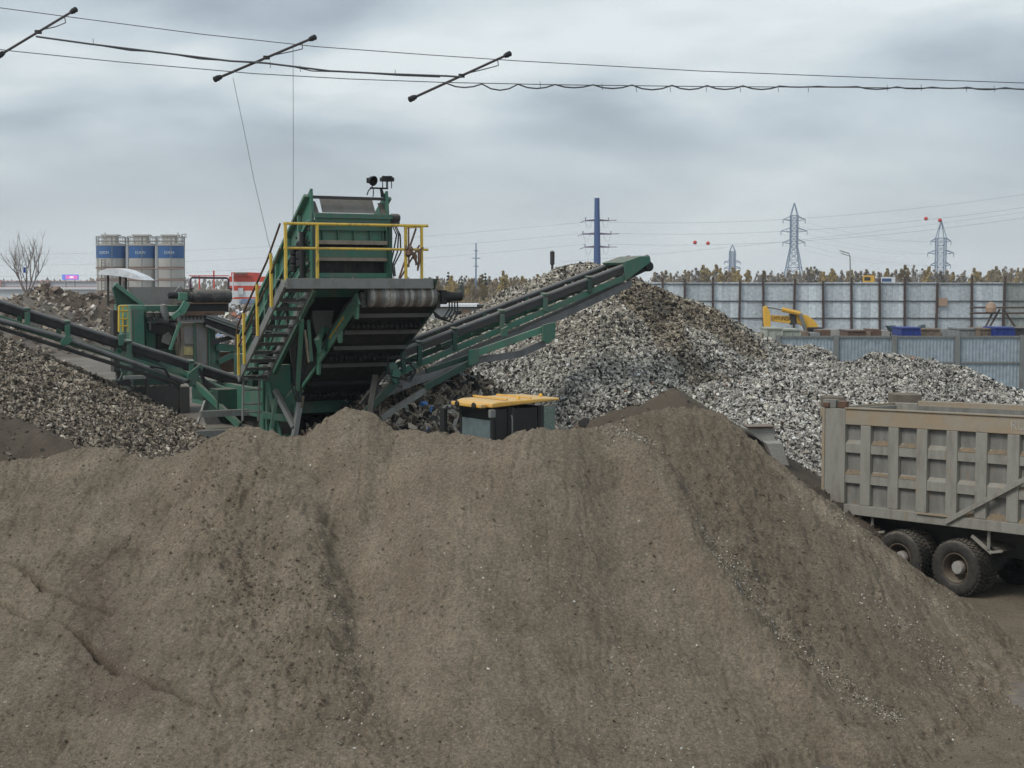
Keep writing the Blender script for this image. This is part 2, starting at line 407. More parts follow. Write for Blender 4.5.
# ================================================================ FOREGROUND EARTH PILE
CREST = [(-160, 470), (-60, 462), (0, 463), (40, 457), (80, 449), (110, 447), (145, 457), (175, 457), (205, 441), (228, 430), (250, 426), (288, 437), (305, 435),
         (325, 418), (347, 408), (372, 414), (395, 431), (440, 433), (500, 437), (530, 429), (560, 430), (600, 428), (625, 418), (650, 411), (690, 407), (722, 414),
         (745, 433), (770, 457), (800, 480), (845, 512), (880, 541), (930, 579), (1000, 624), (1060, 655)]
def ycrest(px): return 25.0 + .9 * math.sin(px * .0075 + 1) + .5 * math.sin(px * .021)
_c = [P(px, py, ycrest(px)) for px, py in CREST]
_cx = np.array([p.x for p in _c]); _cz = np.array([p.z for p in _c]); _cy = np.array([p.y for p in _c])
def toe_y(x):      # front foot of the pile
    return 16.2 + 3.3 * sstep(2.0, 6.6, x) + 5.5 * sstep(6.0, 9.6, x) + .25 * np.sin(x * 2.1)
def fg_base(x, y):
    zc = np.interp(x, _cx, _cz); yc = np.interp(x, _cx, _cy); yt = toe_y(x)
    t = (yc - y) / np.maximum(yc - yt, .6)
    front = zc * (1 - t - .16 * np.sin(np.clip(t, 0, 1) * np.pi))
    back = zc - .62 * (y - yc)
    z = np.minimum(front, back)
    r = .10; d = front - back                       # rounded crest
    z = z - r * np.exp(-np.abs(d) / (2.2 * r)) * .5
    return z + .05
def hit(px, py, hf, d0=15.0, d1=33.0):
    r = ray(px, py); ds = np.linspace(d0, d1, 900); k = ds / r.y
    x = r.x * k; z = CAM_H + r.z * k; h = hf(x, ds); i = np.argmax(h > z)
    if not (h > z).any(): i = 450
    return (float(x[i]), float(ds[i]))
def pl(pix, hf=fg_base): return [hit(a, b_, hf) for a, b_ in pix]
SPURS = [  # pixels of the feature on the slope, height, width
    ([(228, 432), (262, 470), (300, 540), (330, 640), (345, 760)], .26, .50),
    ([(350, 412), (385, 450), (430, 520), (470, 620), (490, 740)], .22, .70),
    ([(600, 430), (650, 470), (690, 540), (725, 600), (800, 690), (860, 750)], .30, .55),
    ([(700, 410), (770, 462), (860, 532), (940, 600), (1010, 660)], .16, .28),
    ([(120, 450), (90, 480), (60, 505), (20, 520), (-60, 530)], .22, .35),
    ([(560, 432), (575, 500), (590, 600), (600, 700)], .10, .5),
    ([(305, 437), (318, 470), (340, 520), (352, 580), (358, 640), (372, 700)], -.26, .26),
    ([(425, 434), (395, 470), (370, 530), (356, 580)], -.10, .20),
    ([(640, 434), (690, 478), (712, 530), (728, 575), (780, 640), (850, 700)], -.15, .2),
    ([(150, 460), (190, 475), (165, 510), (150, 560)], -.14, .30),
    ([(0, 490), (50, 480), (130, 462)], -.12, .22),
    ([(498, 440), (480, 520), (500, 640)], -.07, .35),
]
SPURS = [(pl(p), h, w) for p, h, w in SPURS]
CR = [pl(p) for p in ([(-20, 560), (0, 563), (22, 566), (34, 580), (46, 594), (66, 598), (84, 606), (112, 613)],
     [(-10, 600), (0, 607), (14, 613), (28, 623), (42, 625), (52, 621), (66, 628), (80, 637), (96, 655), (118, 673), (146, 681), (160, 694), (186, 701), (208, 708)],
     [(160, 530), (163, 518), (186, 515)], [(112, 560), (150, 590), (140, 560), (166, 520)],
     [(553, 462), (558, 480), (572, 503)], [(574, 578), (581, 592)], [(716, 474), (722, 494)], [(700, 546), (712, 556)])]
CRW = [(.072, .55), (.066, .50), (.025, .06), (.012, .025), (.02, .04), (.02, .05), (.03, .05), (.03, .05)]
ROUGHC = [pl([(195, 440), (240, 520), (270, 600), (330, 700), (340, 766)]), pl([(720, 450), (730, 520), (770, 600), (830, 680)]), pl([(180, 500), (215, 570), (220, 620)])]
def fg_h(x, y):
    z = fg_base(x, y)
    wx = x + .18 * fbm(x * 1.4, y * 1.4, 3, 40); wy = y + .18 * fbm(x * 1.4 + 9, y * 1.4, 3, 41)
    tq = (np.interp(x, _cx, _cy) - y) / np.maximum(np.interp(x, _cx, _cy) - toe_y(x), .6); cf_ = .12 + .88 * sstep(.01, .16, np.abs(tq))
    for pts, h, w in SPURS:
        d, p, s = polydist(wx, wy, pts); z = z + cf_ * h * np.exp(-(d / w) ** 2) * (.4 + .6 * np.sin(np.clip(p * 1.1 + .05, 0, 1) * np.pi) ** .5)
    # right-hand side sits a little lower than the left lobe
    d, p, s = polydist(wx, wy, SPURS[2][0]); z = z - .22 * sstep(0, .5, np.where(s < 0, 0, d)) * sstep(-.1, .2, p) * sstep(.6, 1.6, x)
    R_ = np.zeros_like(z)
    for q, wd in zip(ROUGHC, (.75, .8, .4)):
        d, p, s = polydist(x, y, q); R_ = np.maximum(R_, np.exp(-(d / wd) ** 2))
    # run-off streaks down the face, then lumps and grain
    z = z + fbm(x * 3.2 + .3 * np.sin(y), y * .55, 4, 5) * .045
    run = np.abs(fbm(wx * 1.9, wy * .33, 4, 15)); z = z - .045 * np.exp(-(run / .07) ** 2) * sstep(-.3, .4, fbm(x * .6, y * .6, 2, 16)); run = np.abs(fbm(wx * 4.5 + 3, wy * .8, 3, 18)); z = z - .022 * np.exp(-(run / .09) ** 2)
    z = z + fbm(x * .9, y * .9, 4, 6) * .08 * cf_
    z = z + (fbm(x * 5, y * 5, 4, 8) * .05 + np.maximum(0, fbm(x * 9, y * 8, 3, 9) - .12) * .13) * (.42 + 1.1 * R_)
    z = z + fbm(x * 16, y * 14, 3, 12, .65) * .022 + (vnoise(x * 38, y * 30, 33) - .5) * .008
    jx = x + .035 * fbm(x * 7, y * 7, 3, 50); jy = y + .035 * fbm(x * 7 + 5, y * 7, 3, 51)
    for q, (w, dp) in zip(CR, CRW):
        d, p, s = polydist(jx, jy, q); fade = np.sin(np.clip(p, 0.03, .97) * np.pi) ** .4
        z = z - dp * fade * np.exp(-(d / (w * .75)) ** 2) + dp * .25 * fade * np.exp(-(d / .16) ** 2) * (s > 0)
    # crumbled foot: a small ragged step where the digger bit off the edge
    foot = sstep(.0, .16, z + .10 * fbm(x * 2.2, y * 2.2, 4, 60) - .05)
    return np.where(z < .45, z * foot + .0 * z, z)
DAMP_SHADE = [pl([(105, 560), (90, 610), (120, 680), (140, 700)]), pl([(690, 440), (730, 500), (790, 560), (870, 640)])]  # left line is damp earth; right line puts the flank's shade into the tint
PALE_LIT = [pl([(760, 456), (850, 530), (940, 610), (1010, 690)]), pl([(380, 480), (372, 560)]), pl([(470, 470), (455, 560), (440, 700)]), pl([(20, 470), (110, 455)])]  # first line puts the ridge's lit edge into the tint, others are paler earth
m, nt, b = new_mat('pile_earth'); v = coords(nt)
a = node(nt, 'ShaderNodeAttribute'); a.attribute_name = 'tint'
e1 = noise(nt, v, 1.1, 7, .6); e2 = noise(nt, v, 22, 8, .75); e3 = noise(nt, v, 70, 4, .7); e4 = noise(nt, coords(nt, (5, .6, .6)), .9, 6, .6)
c = mix(nt, ramp(nt, e1, [(.35, 0.), (.65, 1.)]), (.184, .149, .108), (.240, .197, .146))
c = mix(nt, ramp(nt, e4, [(.42, 0.), (.68, .35)]), c, (.275, .232, .178))
e5 = noise(nt, v, 4.2, 6, .62); c = mix(nt, 1.0, c, ramp(nt, e5, [(.32, .90), (.5, 1.0), (.68, 1.07)]), 'MULTIPLY')
c = mix(nt, 1.0, c, a.outputs['Color'], 'MULTIPLY')
c = mix(nt, 1.0, c, ramp(nt, e2, [(.28, .42), (.5, 1.0), (.75, 1.65)]), 'MULTIPLY')
c = mix(nt, 1.0, c, ramp(nt, e3, [(.27, .5), (.5, 1.0), (.70, 1.5)]), 'MULTIPLY')
vo = node(nt, 'ShaderNodeTexVoronoi'); vo.inputs['Scale'].default_value = 34; vo.inputs['Randomness'].default_value = 1; nt.links.new(v, vo.inputs['Vector'])
sp = ramp(nt, vo.outputs['Distance'], [(.10, 1.), (.16, 0.)])
sel = ramp(nt, vo.outputs['Color'], [(.80, 0.), (.82, 1.)])
c = mix(nt, mix(nt, 1.0, sp, sel, 'MULTIPLY'), c, (.36, .32, .27))
nt.links.new(c, b.inputs['Base Color']); b.inputs['Roughness'].default_value = .95; b.inputs['Specular IOR Level'].default_value = .15
sm = node(nt, 'ShaderNodeMath', operation='ADD'); nt.links.new(e2, sm.inputs[0]); nt.links.new(e3, sm.inputs[1])
bump(nt, b, sm.outputs[0], .9, .035); MT['earth'] = m
def fg_tint(x, y, z):
    t = np.ones(x.shape + (3,)); jx = x + .3 * fbm(x * 2, y * 2, 4, 70); jy = y + .3 * fbm(x * 2 + 4, y * 2, 4, 71)
    for q, w, k in ((DAMP_SHADE[0], .42, np.array([.76, .735, .76])), (DAMP_SHADE[1], .9, np.array([.84, .83, .82]))):
        d, p, s = polydist(jx, jy, q); f = np.exp(-(d / w) ** 2)[..., None]; t = t * (1 - f + f * k)
    for q, w, k in ((PALE_LIT[0], .16, 1.32), (PALE_LIT[1], .3, 1.10), (PALE_LIT[2], .45, 1.09), (PALE_LIT[3], .3, 1.12)):
        d, p, s = polydist(jx, jy, q); f = np.exp(-(d / w) ** 2)[..., None]; t = t * (1 + f * (k - 1))
    t = t * (1 + .10 * fbm(x * 1.3, y * 2.6, 4, 73))[..., None]
    return t
pile = root('earth_pile', (0, 23, 0), 'big brown heap of fine sandy earth filling the foreground, cracked and gullied', 'earth pile')
xs = np.arange(-11.5, 11.6, .024); ys = np.concatenate([np.arange(15.2, 27.2, .024), np.arange(27.2, 33.5, .15)])
o = grid_mesh('heap', xs, ys, fg_h, 'earth', pile, cut=.06, tintf=fg_tint, loc=(0, 23, 0))
def on(hf, x, y, e=.03):
    return np.stack([x, y, hf(x, y) + e], -1)
# pale pebbles sprinkled over the heap, denser in a few trails
def trail(pix, n, w):
    q = np.array(pl(pix)); k = len(q) - 1; t = rng.uniform(0, k, n); i = np.minimum(t.astype(int), k - 1); f = (t - i)[:, None]
    return q[i] * (1 - f) + q[i + 1] * f + rng.normal(0, w, (n, 2))
xy = [np.stack([rng.uniform(-9, 9, 3600), rng.uniform(16, 26, 3600)], -1),
      trail([(720, 570), (745, 600), (790, 640), (850, 690), (900, 720)], 1500, .13), trail([(700, 540), (760, 590)], 260, .12),
      trail([(608, 432), (650, 446)], 420, .12), trail([(640, 640), (650, 740)], 250, .25), trail([(340, 600), (360, 740)], 300, .2),
      trail([(780, 470), (1000, 640)], 400, .3), trail([(880, 600), (1000, 700)], 600, .4), trail([(500, 560), (620, 600)], 200, .6)]
xy = np.concatenate(xy); s = np.exp(rng.normal(math.log(.013), .42, len(xy)))
rocks('pebbles', on(fg_h, xy[:, 0], xy[:, 1], .003), s, palette(len(xy), [(.36, .33, .28), (.26, .23, .18), (.50, .48, .44), (.10, .08, .06)], [4, 5, 1, 2]), 'stone', pile, loc=(0, 23, 0))
xy = np.concatenate([trail([(195, 450), (240, 540), (280, 640), (340, 740)], 700, .40), trail([(225, 580), (330, 600)], 300, .35), trail([(720, 460), (760, 560), (830, 650)], 600, .6),
                     np.stack([rng.uniform(-9, 9, 2600), rng.uniform(16, 26, 2600)], -1)])
s = np.exp(rng.normal(math.log(.021), .5, len(xy))); s = np.minimum(s, .13)
rocks('clods', on(fg_h, xy[:, 0], xy[:, 1], .004), s, palette(len(xy), [(1, .98, .95), (.8, .78, .76)], [1, 1], .08)*1.2, 'earth', pile, elong=(.9, 1.3), flat=(.6, 1), loc=(0, 23, 0))

# ================================================================ OTHER PILES
def ridge(pts, slope, rnd=.25):
    xs_ = [(p[0], p[1]) for p in pts]; zz = np.array([p[2] for p in pts])
    L = np.concatenate([[0], np.cumsum([math.dist(xs_[i], xs_[i + 1]) for i in range(len(xs_) - 1)])]) / max(1e-6, sum(math.dist(xs_[i], xs_[i + 1]) for i in range(len(xs_) - 1)))
    def f(x, y):
        d, p, s = polydist(x, y, xs_); return np.interp(p, L, zz) - slope * (np.sqrt(d * d + rnd * rnd) - rnd)
    return f
def top(*fs):
    return lambda x, y: np.maximum.reduce([f(x, y) for f in fs])
MT['pile_brown'] = rough_mat('rubble_fines', (.11, .095, .08), (.17, .15, .13), 1.5, fine=14, bstr=.8)
MT['pile_grey'] = rough_mat('aggregate_fines', (.075, .068, .06), (.13, .12, .105), 1.2, fine=14, bstr=.8)
MT['pile_dark'] = rough_mat('dark_earth', (.078, .062, .047), (.112, .090, .068), 1.2, fine=26, bstr=.8)

# white crushed concrete heap under the right-hand conveyor
WPX = [(395, 335, 45), (440, 322, 45), (500, 302, 45), (530, 284, 45.2), (560, 272, 45.4), (592, 263.5, 45.5), (618, 268, 45.5), (650, 283, 45.2), (690, 300, 45.2), (735, 322, 45.2), (775, 344, 45.2), (800, 353, 45.2)]
W1 = ridge([P(p[0], p[1], 45.2) for p in WPX], .64)
W2 = ridge([P(p[0], p[1], 43.4) for p in [(560, 385, 41), (640, 368, 42.5), (720, 362, 43), (800, 361, 44), (850, 359, 44.5), (915, 361, 44.5), (965, 371, 44), (1000, 384, 43.5), (1050, 402, 43), (1100, 430, 42)]], .62)
W3 = ridge([P(*p) for p in [(700, 385, 41), (820, 380, 42), (900, 378, 42)]], .60)
wbase = top(W1, W2, W3)
def wh(x, y):
    x, y = x + .45 * fbm(x * .9, y * .9, 3, 201), y + .35 * fbm(x * .9 + 7, y * .9, 3, 202)
    return wbase(x, y) + fbm(x * .55, y * .55, 4, 21) * .42 + fbm(x * 2.5, y * 2.5, 3, 22) * .10
wp = root('aggregate_pile', (4, 44, 0), 'tall heap of pale grey and white crushed concrete below the right conveyor head', 'rubble pile')
grid_mesh('heap', np.arange(-6, 22, .16), np.arange(30, 56, .16), wh, 'pile_grey', wp, cut=.3, loc=(4, 44, 0))
def scatter(hf, x0, x1, y0, y1, n, minz=.1, dens=None):
    x = rng.uniform(x0, x1, n); y = rng.uniform(y0, y1, n); z = hf(x, y); k = z > ground_z(x, y) + minz
    if dens is not None: k &= rng.uniform(0, 1, n) < dens(x, y)
    x, y, z = x[k], y[k], z[k]; return np.stack([x, y, z + .02], -1)
dstreak = [hit(*q, wh, 34, 56) for q in [(640, 300), (690, 310), (735, 345), (750, 352)]]
dstreak2 = [hit(*q, wh, 34, 56) for q in [(655, 300), (668, 340), (700, 372), (722, 380)]]
def wdens(x, y):
    d, p, s = polydist(x, y, dstreak); d2, p2, s2 = polydist(x, y, dstreak2)
    jd = .25 * fbm(x * 2, y * 2, 3, 88)
    return 1 - .35 * np.exp(-((d + jd) / .6) ** 2) - .3 * np.exp(-((d2 + jd) / .42) ** 2)
pos = scatter(wh, -6, 21, 32, 48.5, 430000, dens=wdens)
d_, p_, s_ = polydist(pos[:, 0], pos[:, 1], dstreak); d2_, _, _ = polydist(pos[:, 0], pos[:, 1], dstreak2)
tn = palette(len(pos), [(.54, .52, .47), (.38, .36, .32), (.22, .21, .195), (.29, .265, .225), (.035, .034, .032), (.28, .14, .09)], [5.2, 5.0, 4.2, 3, 4.4, .05], .24)
dk = np.exp(-(d_ / .7) ** 2) * .33 + np.exp(-(d2_ / .5) ** 2) * .33
wv = fbm(pos[:, 0] * .35, pos[:, 1] * .5, 3, 90)
tn = tn * (1 + .28 * wv)[:, None]
tn = tn * (1 - np.clip(dk, 0, .75))[:, None] * np.where(dk[:, None] > .15, np.array([[1, .93, .84]]), 1)
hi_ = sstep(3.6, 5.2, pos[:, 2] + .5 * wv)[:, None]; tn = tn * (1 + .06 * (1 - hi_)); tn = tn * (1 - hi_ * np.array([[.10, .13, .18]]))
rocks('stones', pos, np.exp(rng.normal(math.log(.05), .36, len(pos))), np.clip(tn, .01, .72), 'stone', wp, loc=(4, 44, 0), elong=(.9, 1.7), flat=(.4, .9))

# brown chip heap on the left under the left conveyor
g0 = P(-112, 287, 35.2)
G1 = ridge([g0, g0 + Vector((.4, .4, -.2))], .535)
def gl(x, y): return G1(x, y) + fbm(x * .6, y * .6, 4, 25) * .32 + fbm(x * 3, y * 3, 3, 26) * .08
gp = root('chip_pile', (-14, 34, 2.2), 'heap of brownish grey broken chips below the long left conveyor', 'rubble pile')
grid_mesh('heap', np.arange(-24, -4, .15), np.arange(25, 46, .15), gl, 'pile_brown', gp, cut=.4, loc=(-14, 34, 2.2))
pos = scatter(gl, -15.5, -5, 26.5, 38.5, 100000, .02)
rocks('chips', pos, np.exp(rng.normal(math.log(.05), .38, len(pos))), palette(len(pos), [(.33, .285, .23), (.24, .20, .155), (.155, .128, .10), (.05, .042, .035), (.46, .42, .35)], [3.6, 4.6, 4, 3, 1.2], .22), 'stone', gp, loc=(-14, 34, 2.2), elong=(1, 2.3), flat=(.25, .6))

# low mixed scrap heap in front of the white heap
S1 = ridge([P(*p) for p in [(392, 392, 37.8), (410, 378, 38.4), (440, 372, 38.8), (475, 386, 38), (500, 412, 37.5)]], .55)
def sh(x, y): return S1(x, y) + fbm(x * .8, y * .8, 4, 31) * .3
sp_ = root('scrap_pile', (-2, 37.5, 0), 'untidy brown heap of splintered debris left of the yellow cab', 'debris pile')
grid_mesh('heap', np.arange(-8, 3, .15), np.arange(31, 43, .15), sh, 'pile_brown', sp_, cut=.4, loc=(-2, 37.5, 0))
pos = scatter(sh, -6, 1.5, 32, 40, 14000, -.2)
rocks('debris', pos, np.exp(rng.normal(math.log(.075), .5, len(pos))), palette(len(pos), [(.46, .40, .32), (.30, .25, .20), (.12, .10, .08), (.52, .50, .46), (.04, .04, .04), (.30, .35, .34), (.10, .2, .5)], [3, 4, 4, 1.6, 2.4, .5, .05], .3), 'stone', sp_, loc=(-2, 37.5, 0), elong=(1.2, 4.2), flat=(.2, .6))
q = P(423, 405, 37)
tag(MB().add([q + Vector(d) for d in ((-.1, 0, 0), (.06, -.03, -.05), (.13, .02, .02), (.08, .05, .10), (-.05, .03, .09), (0, -.08, .05))], [(0, 1, 5), (1, 2, 5), (2, 3, 5), (3, 4, 5), (4, 0, 5), (0, 4, 3, 2, 1)]).build('plastic_bag', plain('blue_plastic', (.10, .28, .68), .4)), 'crumpled bright blue plastic scrap lying on the brown debris', 'plastic scrap')

# small brown earth heaps
def heap(name, pts, slope, bx, by, matn, label, cat, seed, amp=.12, res=.1, nst=0, ssz=.05, cols=None, group=None, cut=.3, rnd=.25):
    H = ridge([P(*p) for p in pts], slope, rnd)
    hf = lambda x, y: H(x, y) + fbm(x * .9, y * .9, 4, seed) * amp * 2 + fbm(x * 5, y * 5, 3, seed + 3) * amp * .4
    c = ((bx[0] + bx[1]) / 2, (by[0] + by[1]) / 2, 0); rt = root(name, c, label, cat, group)
    grid_mesh('heap', np.arange(bx[0], bx[1], res), np.arange(by[0], by[1], res), hf, matn, rt, cut=cut, loc=c)
    if nst:
        pos = scatter(hf, bx[0], bx[1], by[0], by[1], nst, .05)
        rocks('stones', pos, np.exp(rng.normal(math.log(ssz), .4, len(pos))), palette(len(pos), cols[0], cols[1], .25), 'stone', rt, loc=c)
    return hf
BR = ([(.16, .13, .10), (.26, .22, .18), (.10, .085, .07)], [3, 1, 3])
heap('earth_mound', [(-80, 398, 29.3), (-10, 408, 29.3), (40, 432, 29.2), (85, 455, 29)], .55, (-16, -6), (25.5, 34), 'pile_dark', 'dark brown earth mound at the left edge behind the foreground heap', 'earth mound', 101, .10, .08, 1500, .04, BR)
heap('earth_mound', [(673, 387, 34.5), (674.5, 387, 34.5)], .62, (-1, 9), (29.5, 39), 'pile_dark', 'smooth dark brown earth cone peeping over the foreground heap below the white rubble', 'earth mound', 111, .02, .08, 700, .03, BR, rnd=.04)
heap('earth_mound', [(600, 418, 36), (625, 408, 36), (640, 404, 36)], .5, (0, 6), (33, 39), 'pile_dark', 'low flat brown mound between yellow cab and dark earth cone', 'earth mound', 117, .08, .08, 600, .05, BR)
heap('earth_mound', [(790, 478, 31.6), (818, 487, 31.6), (842, 512, 31.3)], .68, (3, 11), (26.5, 35), 'pile_dark', 'loose dark soil heaped against the rear of the dump body', 'earth mound', 121, .06, .08, 1500, .04, BR)
# distant rubble heaps at the left
CB = ([(.34, .29, .23), (.20, .165, .13), (.13, .10, .08), (.48, .44, .39)], [3, 3, 3, 1])
heap('rubble_heap', [(15, 296, 100), (40, 290, 100), (62, 287.5, 100), (80, 292, 100), (100, 296, 100), (120, 297, 100)], .5, (-45, -16), (88, 112), 'pile_dark', 'far brown earth and slab rubble bank left of the silos', 'rubble heap', 131, .35, .4, 6500, .2, CB)
heap('rubble_heap', [(-40, 304, 86), (0, 299, 86), (40, 301, 86), (60, 310, 86)], .5, (-42, -18), (76, 96), 'pile_brown', 'low brown rubble bank at the left edge below the bare tree', 'rubble heap', 137, .3, .4, 5000, .17, CB)
JC = ([(.55, .56, .58), (.32, .27, .22), (.1, .09, .08), (.45, .18, .12), (.25, .32, .45), (.6, .55, .42)], [4, 3, 3, .8, .8, .8])
heap('waste_heap', [(84, 320, 108), (100, 311, 108), (118, 309, 108), (134, 318, 108)], .6, (-40, -22), (100, 116), 'pile_brown', 'small heap of white and coloured waste left of the crusher', 'waste heap', 141, .2, .4, 5000, .22, JC)
heap('waste_heap', [(215, 318, 100), (240, 308, 100), (262, 310, 100), (290, 318, 100)], .5, (-28, -10), (92, 108), 'pile_brown', 'mixed coloured waste heap seen between crusher and staircase', 'waste heap', 151, .2, .4, 5000, .22, JC)
# ================================================================ MOBILE SCREENER
S = Frame(P(400, 297, 34), (-.486, .874)); K = S.K
scr = root('mobile_screener', K(-.3, 4, 2.2), 'big green mobile screening plant with yellow railed platform, stairs and long side conveyors', 'screening plant')

# --- platform
pf = MB().fbox(S, -2.8, .72, -.2, .12, 6.14, 6.2).fbox(S, -2.1, .72, .12, .92, 6.14, 6.2).build('platform', 'galv', scr)
f = MB(); f.fbox(S, -2.80, .70, -.26, -.205, 6.02, 6.245); f.fbox(S, .703, .76, -.2, .92, 6.02, 6.24)
f.build('fascia', 'galv', pf, bevel=.006)
MB().wzprism(S, [(-.3, 6.24), (.5, 6.26), (.7, 5.98), (-.1, 5.86)], .765, .80).build('end_plate', 'green_d', pf)
g = MB()
for u in np.arange(-2.5, .7, .5): g.fbox(S, u, u + .05, -.19, .9, 6.03, 6.137)
g.build('support_beam', 'steel_d', pf)
# --- handrail of the platform
hr = MB(); zt, zm = 7.43, 6.9
for u in (-2.76, -2.03): hr.beam(K(u, -.1, 6.2), K(u, -.1, zt), .075, .05, up=S.U)
for u in (.10, .50): hr.beam(K(u, -.1, 6.2), K(u, -.1, zt), .055, .05, up=S.U)
hr.tube([K(-2.80, -.1, zt), K(.66, -.1, zt + .01)], .032); hr.tube([K(-2.80, -.1, zm), K(.66, -.1, zm)], .028)
hr.beam(K(.55, .85, 6.2), K(.55, .85, zt), .05, .05, up=S.U); hr.tube([K(.55, -.1, zt), K(.55, .9, zt)], .026); 

hr = hr.build('handrail', 'yellow', scr)
MT['cross'] = paint('grimy_grey_steel', (.085, .085, .08), (.05, .042, .035), amount=.6, rough=.6)
b_ = MB(); b_.tube([K(-.05, -.06, 6.25), K(.38, -.06, 7.38)], .024); b_.tube([K(.0, -.02, 6.25), K(.48, -.02, 7.0)], .022); b_.tube([K(.16, -.13, 6.5), K(.16, -.13, 7.4)], .02)
b_.tube([K(.1, -.14, 6.86), K(.3, -.14, 6.82), K(.52, -.14, 6.95)], .02); b_.build('brace_bar', 'rusty', hr)
r_ = MB()
for (u, z, a) in ((.16, 6.85, .14), (.22, 6.95, .10), (.3, 6.75, .09), (.12, 6.95, .08)):
    r_.lathe(K(u, -.15, z - a), (random.uniform(-.4, .4), .1, 1), [(.01, 0), (a * .6, a * .5), (a * .5, a * 1.1), (.02, a * 1.7)], 7)
r_.tube([K(.2, -.16, 6.88), K(.3, -.18, 6.7), K(.34, -.17, 6.55)], .035, 6); r_.tube([K(.42, -.16, 6.9), K(.40, -.18, 6.65), K(.36, -.17, 6.42)], .05, 6, r2=.02)
r_.build('tied_rag', 'rusty', hr)

# --- screen box
sb = MB()
prof = [(.95, 5.75), (.95, 7.72), (1.02, 8.27), (1.22, 8.12), (5.7, 4.88), (5.7, 3.75), (2.6, 4.95)]
sb.wzprism(S, prof, -1.74, -1.68)
sb = sb.build('screen_box', 'green', scr); MB().wzprism(S, prof, .12, .18).build('side_wall', 'green', sb)
fl = MB(); fl.beam(K(-1.80, 1.1, 8.12), K(-1.80, 5.7, 4.83), .12, .07); fl.beam(K(.24, 1.1, 8.12), K(.24, 5.7, 4.83), .12, .07)
fl.beam(K(-1.79, 1.1, 6.6), K(-1.79, 5.0, 4.4), .09, .08); fl.beam(K(-1.79, 1.0, 7.55), K(-1.79, 5.6, 4.25 + .2), .07, .06)
for w in (1.6, 2.3, 3.1, 3.9, 4.7):
    t_ = 8.05 - (w - 1.1) * .72; fl.beam(K(-1.79, w, t_ - 1.5), K(-1.79, w, t_), .08, .06, up=S.A)
fl.build('flange', 'green_l', sb, bevel=.005)
d = MB(); d.wzprism(S, [(1.5, 6.2), (1.5, 7.6), (5.6, 4.7), (5.6, 3.9), (2.6, 5.1)], -1.67, .11); d.build('deck_interior', 'black', sb)  # solid black fill puts the shaded interior into the colour
# rear wall panels, from the top down
def zy(y, w): return S.uz(350, y, w)[1]
c1 = MB(); c1.wzprism(S, [(1.25, zy(199, 1.25)), (1.29, zy(199, 1.25)), (1.10, zy(213, 1.05)), (1.05, zy(213, 1.05))], -1.42, -.12)
for k in range(0): pass
c1.build('chute_plate', MT.setdefault('chute', paint('grimy_chute_steel', (.15, .15, .14), (.08, .07, .055), amount=.6, scale=2)), sb)
c2 = MB(); c2.fbox(S, -1.67, .115, 1.04, 1.12, zy(199.5, 1.04), zy(196.5, 1.04)); c2.wzprism(S, [(1.2, 8.0), (1.24, 8.0), (1.0, 7.72), (.96, 7.72)], -1.67, -1.55); c2.wzprism(S, [(1.2, 8.0), (1.24, 8.0), (1.0, 7.72), (.96, 7.72)], 0, .115); c2.build('chute_edge', 'steel_d', sb, bevel=.004)
c3 = MB(); c3.fbox(S, -1.70, .22, .86, .94, zy(218.5, .86), zy(213.5, .86)); c3.fbox(S, -1.67, .19, .90, .95, zy(222.5, .9), zy(218.6, .9)); c3.build('cross_beam', 'green', sb, bevel=.006)
c4 = MB(); c4.fbox(S, -1.67, .115, 1.10, 1.14, zy(241.5, 1.1), zy(222.6, 1.1)); c4.build('ribbed_panel', 'green_l', sb)
c5 = MB()
for u in (-1.45, -1.07, -.68, -.28, .04): c5.fbox(S, u, u + .03, 1.03, 1.098, zy(241, 1.1), zy(231, 1.1))
c5.fbox(S, -1.67, .115, 1.0, 1.098, zy(230.5, 1), zy(228.8, 1)); c5.build('panel_rib', 'green', sb)
c6 = MB(); c6.fbox(S, -1.67, .115, .90, 1.09, zy(244.5, .9), zy(240.5, .9)); c6.fbox(S, -1.67, .115, .93, 1.2, zy(261, .93), zy(257.5, .93)); c6.build('dirty_lip', 'beige', sb, bevel=.004)
c7 = MB(); c7.fbox(S, -1.67, .115, .94, .99, zy(257.2, .94), zy(249.5, .94)); c7.fbox(S, -1.67, .115, .92, .97, zy(277.9, .92), zy(273, .92)); c7.build('rear_panel', 'green', sb)
c8 = MB(); c8.fbox(S, -1.67, .115, 1.2, 1.25, zy(249, 1.2), zy(244.8, 1.2)); c8.fbox(S, -1.67, .115, 1.15, 1.2, zy(273, 1.15), zy(261.3, 1.15)); c8.build('dark_gap_strip', 'rubber', sb)  # dark strips painted in for the shade of the gap and opening
c9 = MB()
for u0 in (-1.72, .16):
    MB().fbox(S, u0 - .03, u0 + .05, .86, .93, 6.25, zy(223, .86)).build('corner_post', 'green_d', sb)
sp = MB()
for w, z in ((1.35, 6.5), (1.75, 6.4), (3.3, 5.3), (4.4, 4.7)):
    MB().lathe(K(-1.88, w, z), (0, 0, 1), [(.05, 0), (.085, .02), (.085, .14), (.06, .17), (.085, .2), (.085, .34), (.06, .37), (.085, .40), (.085, .55), (.04, .6)], 14).build('spring', 'black', sb, smooth=True)
MB().tube([K(-1.9, 1.15, 6.25), K(-1.9, 1.15, 7.3)], .06).build('damper', 'black', sb, smooth=True)
bt = MB()
for i in range(34):
    w = random.uniform(1.0, 2.4); bt.lathe(K(-1.745, w, random.uniform(6.3, 7.9 - (w - 1) * .75)), -S.U, [(.03, 0), (.03, .03), (.012, .035)], 7)
bt.build('bolt', 'steel_d', sb)
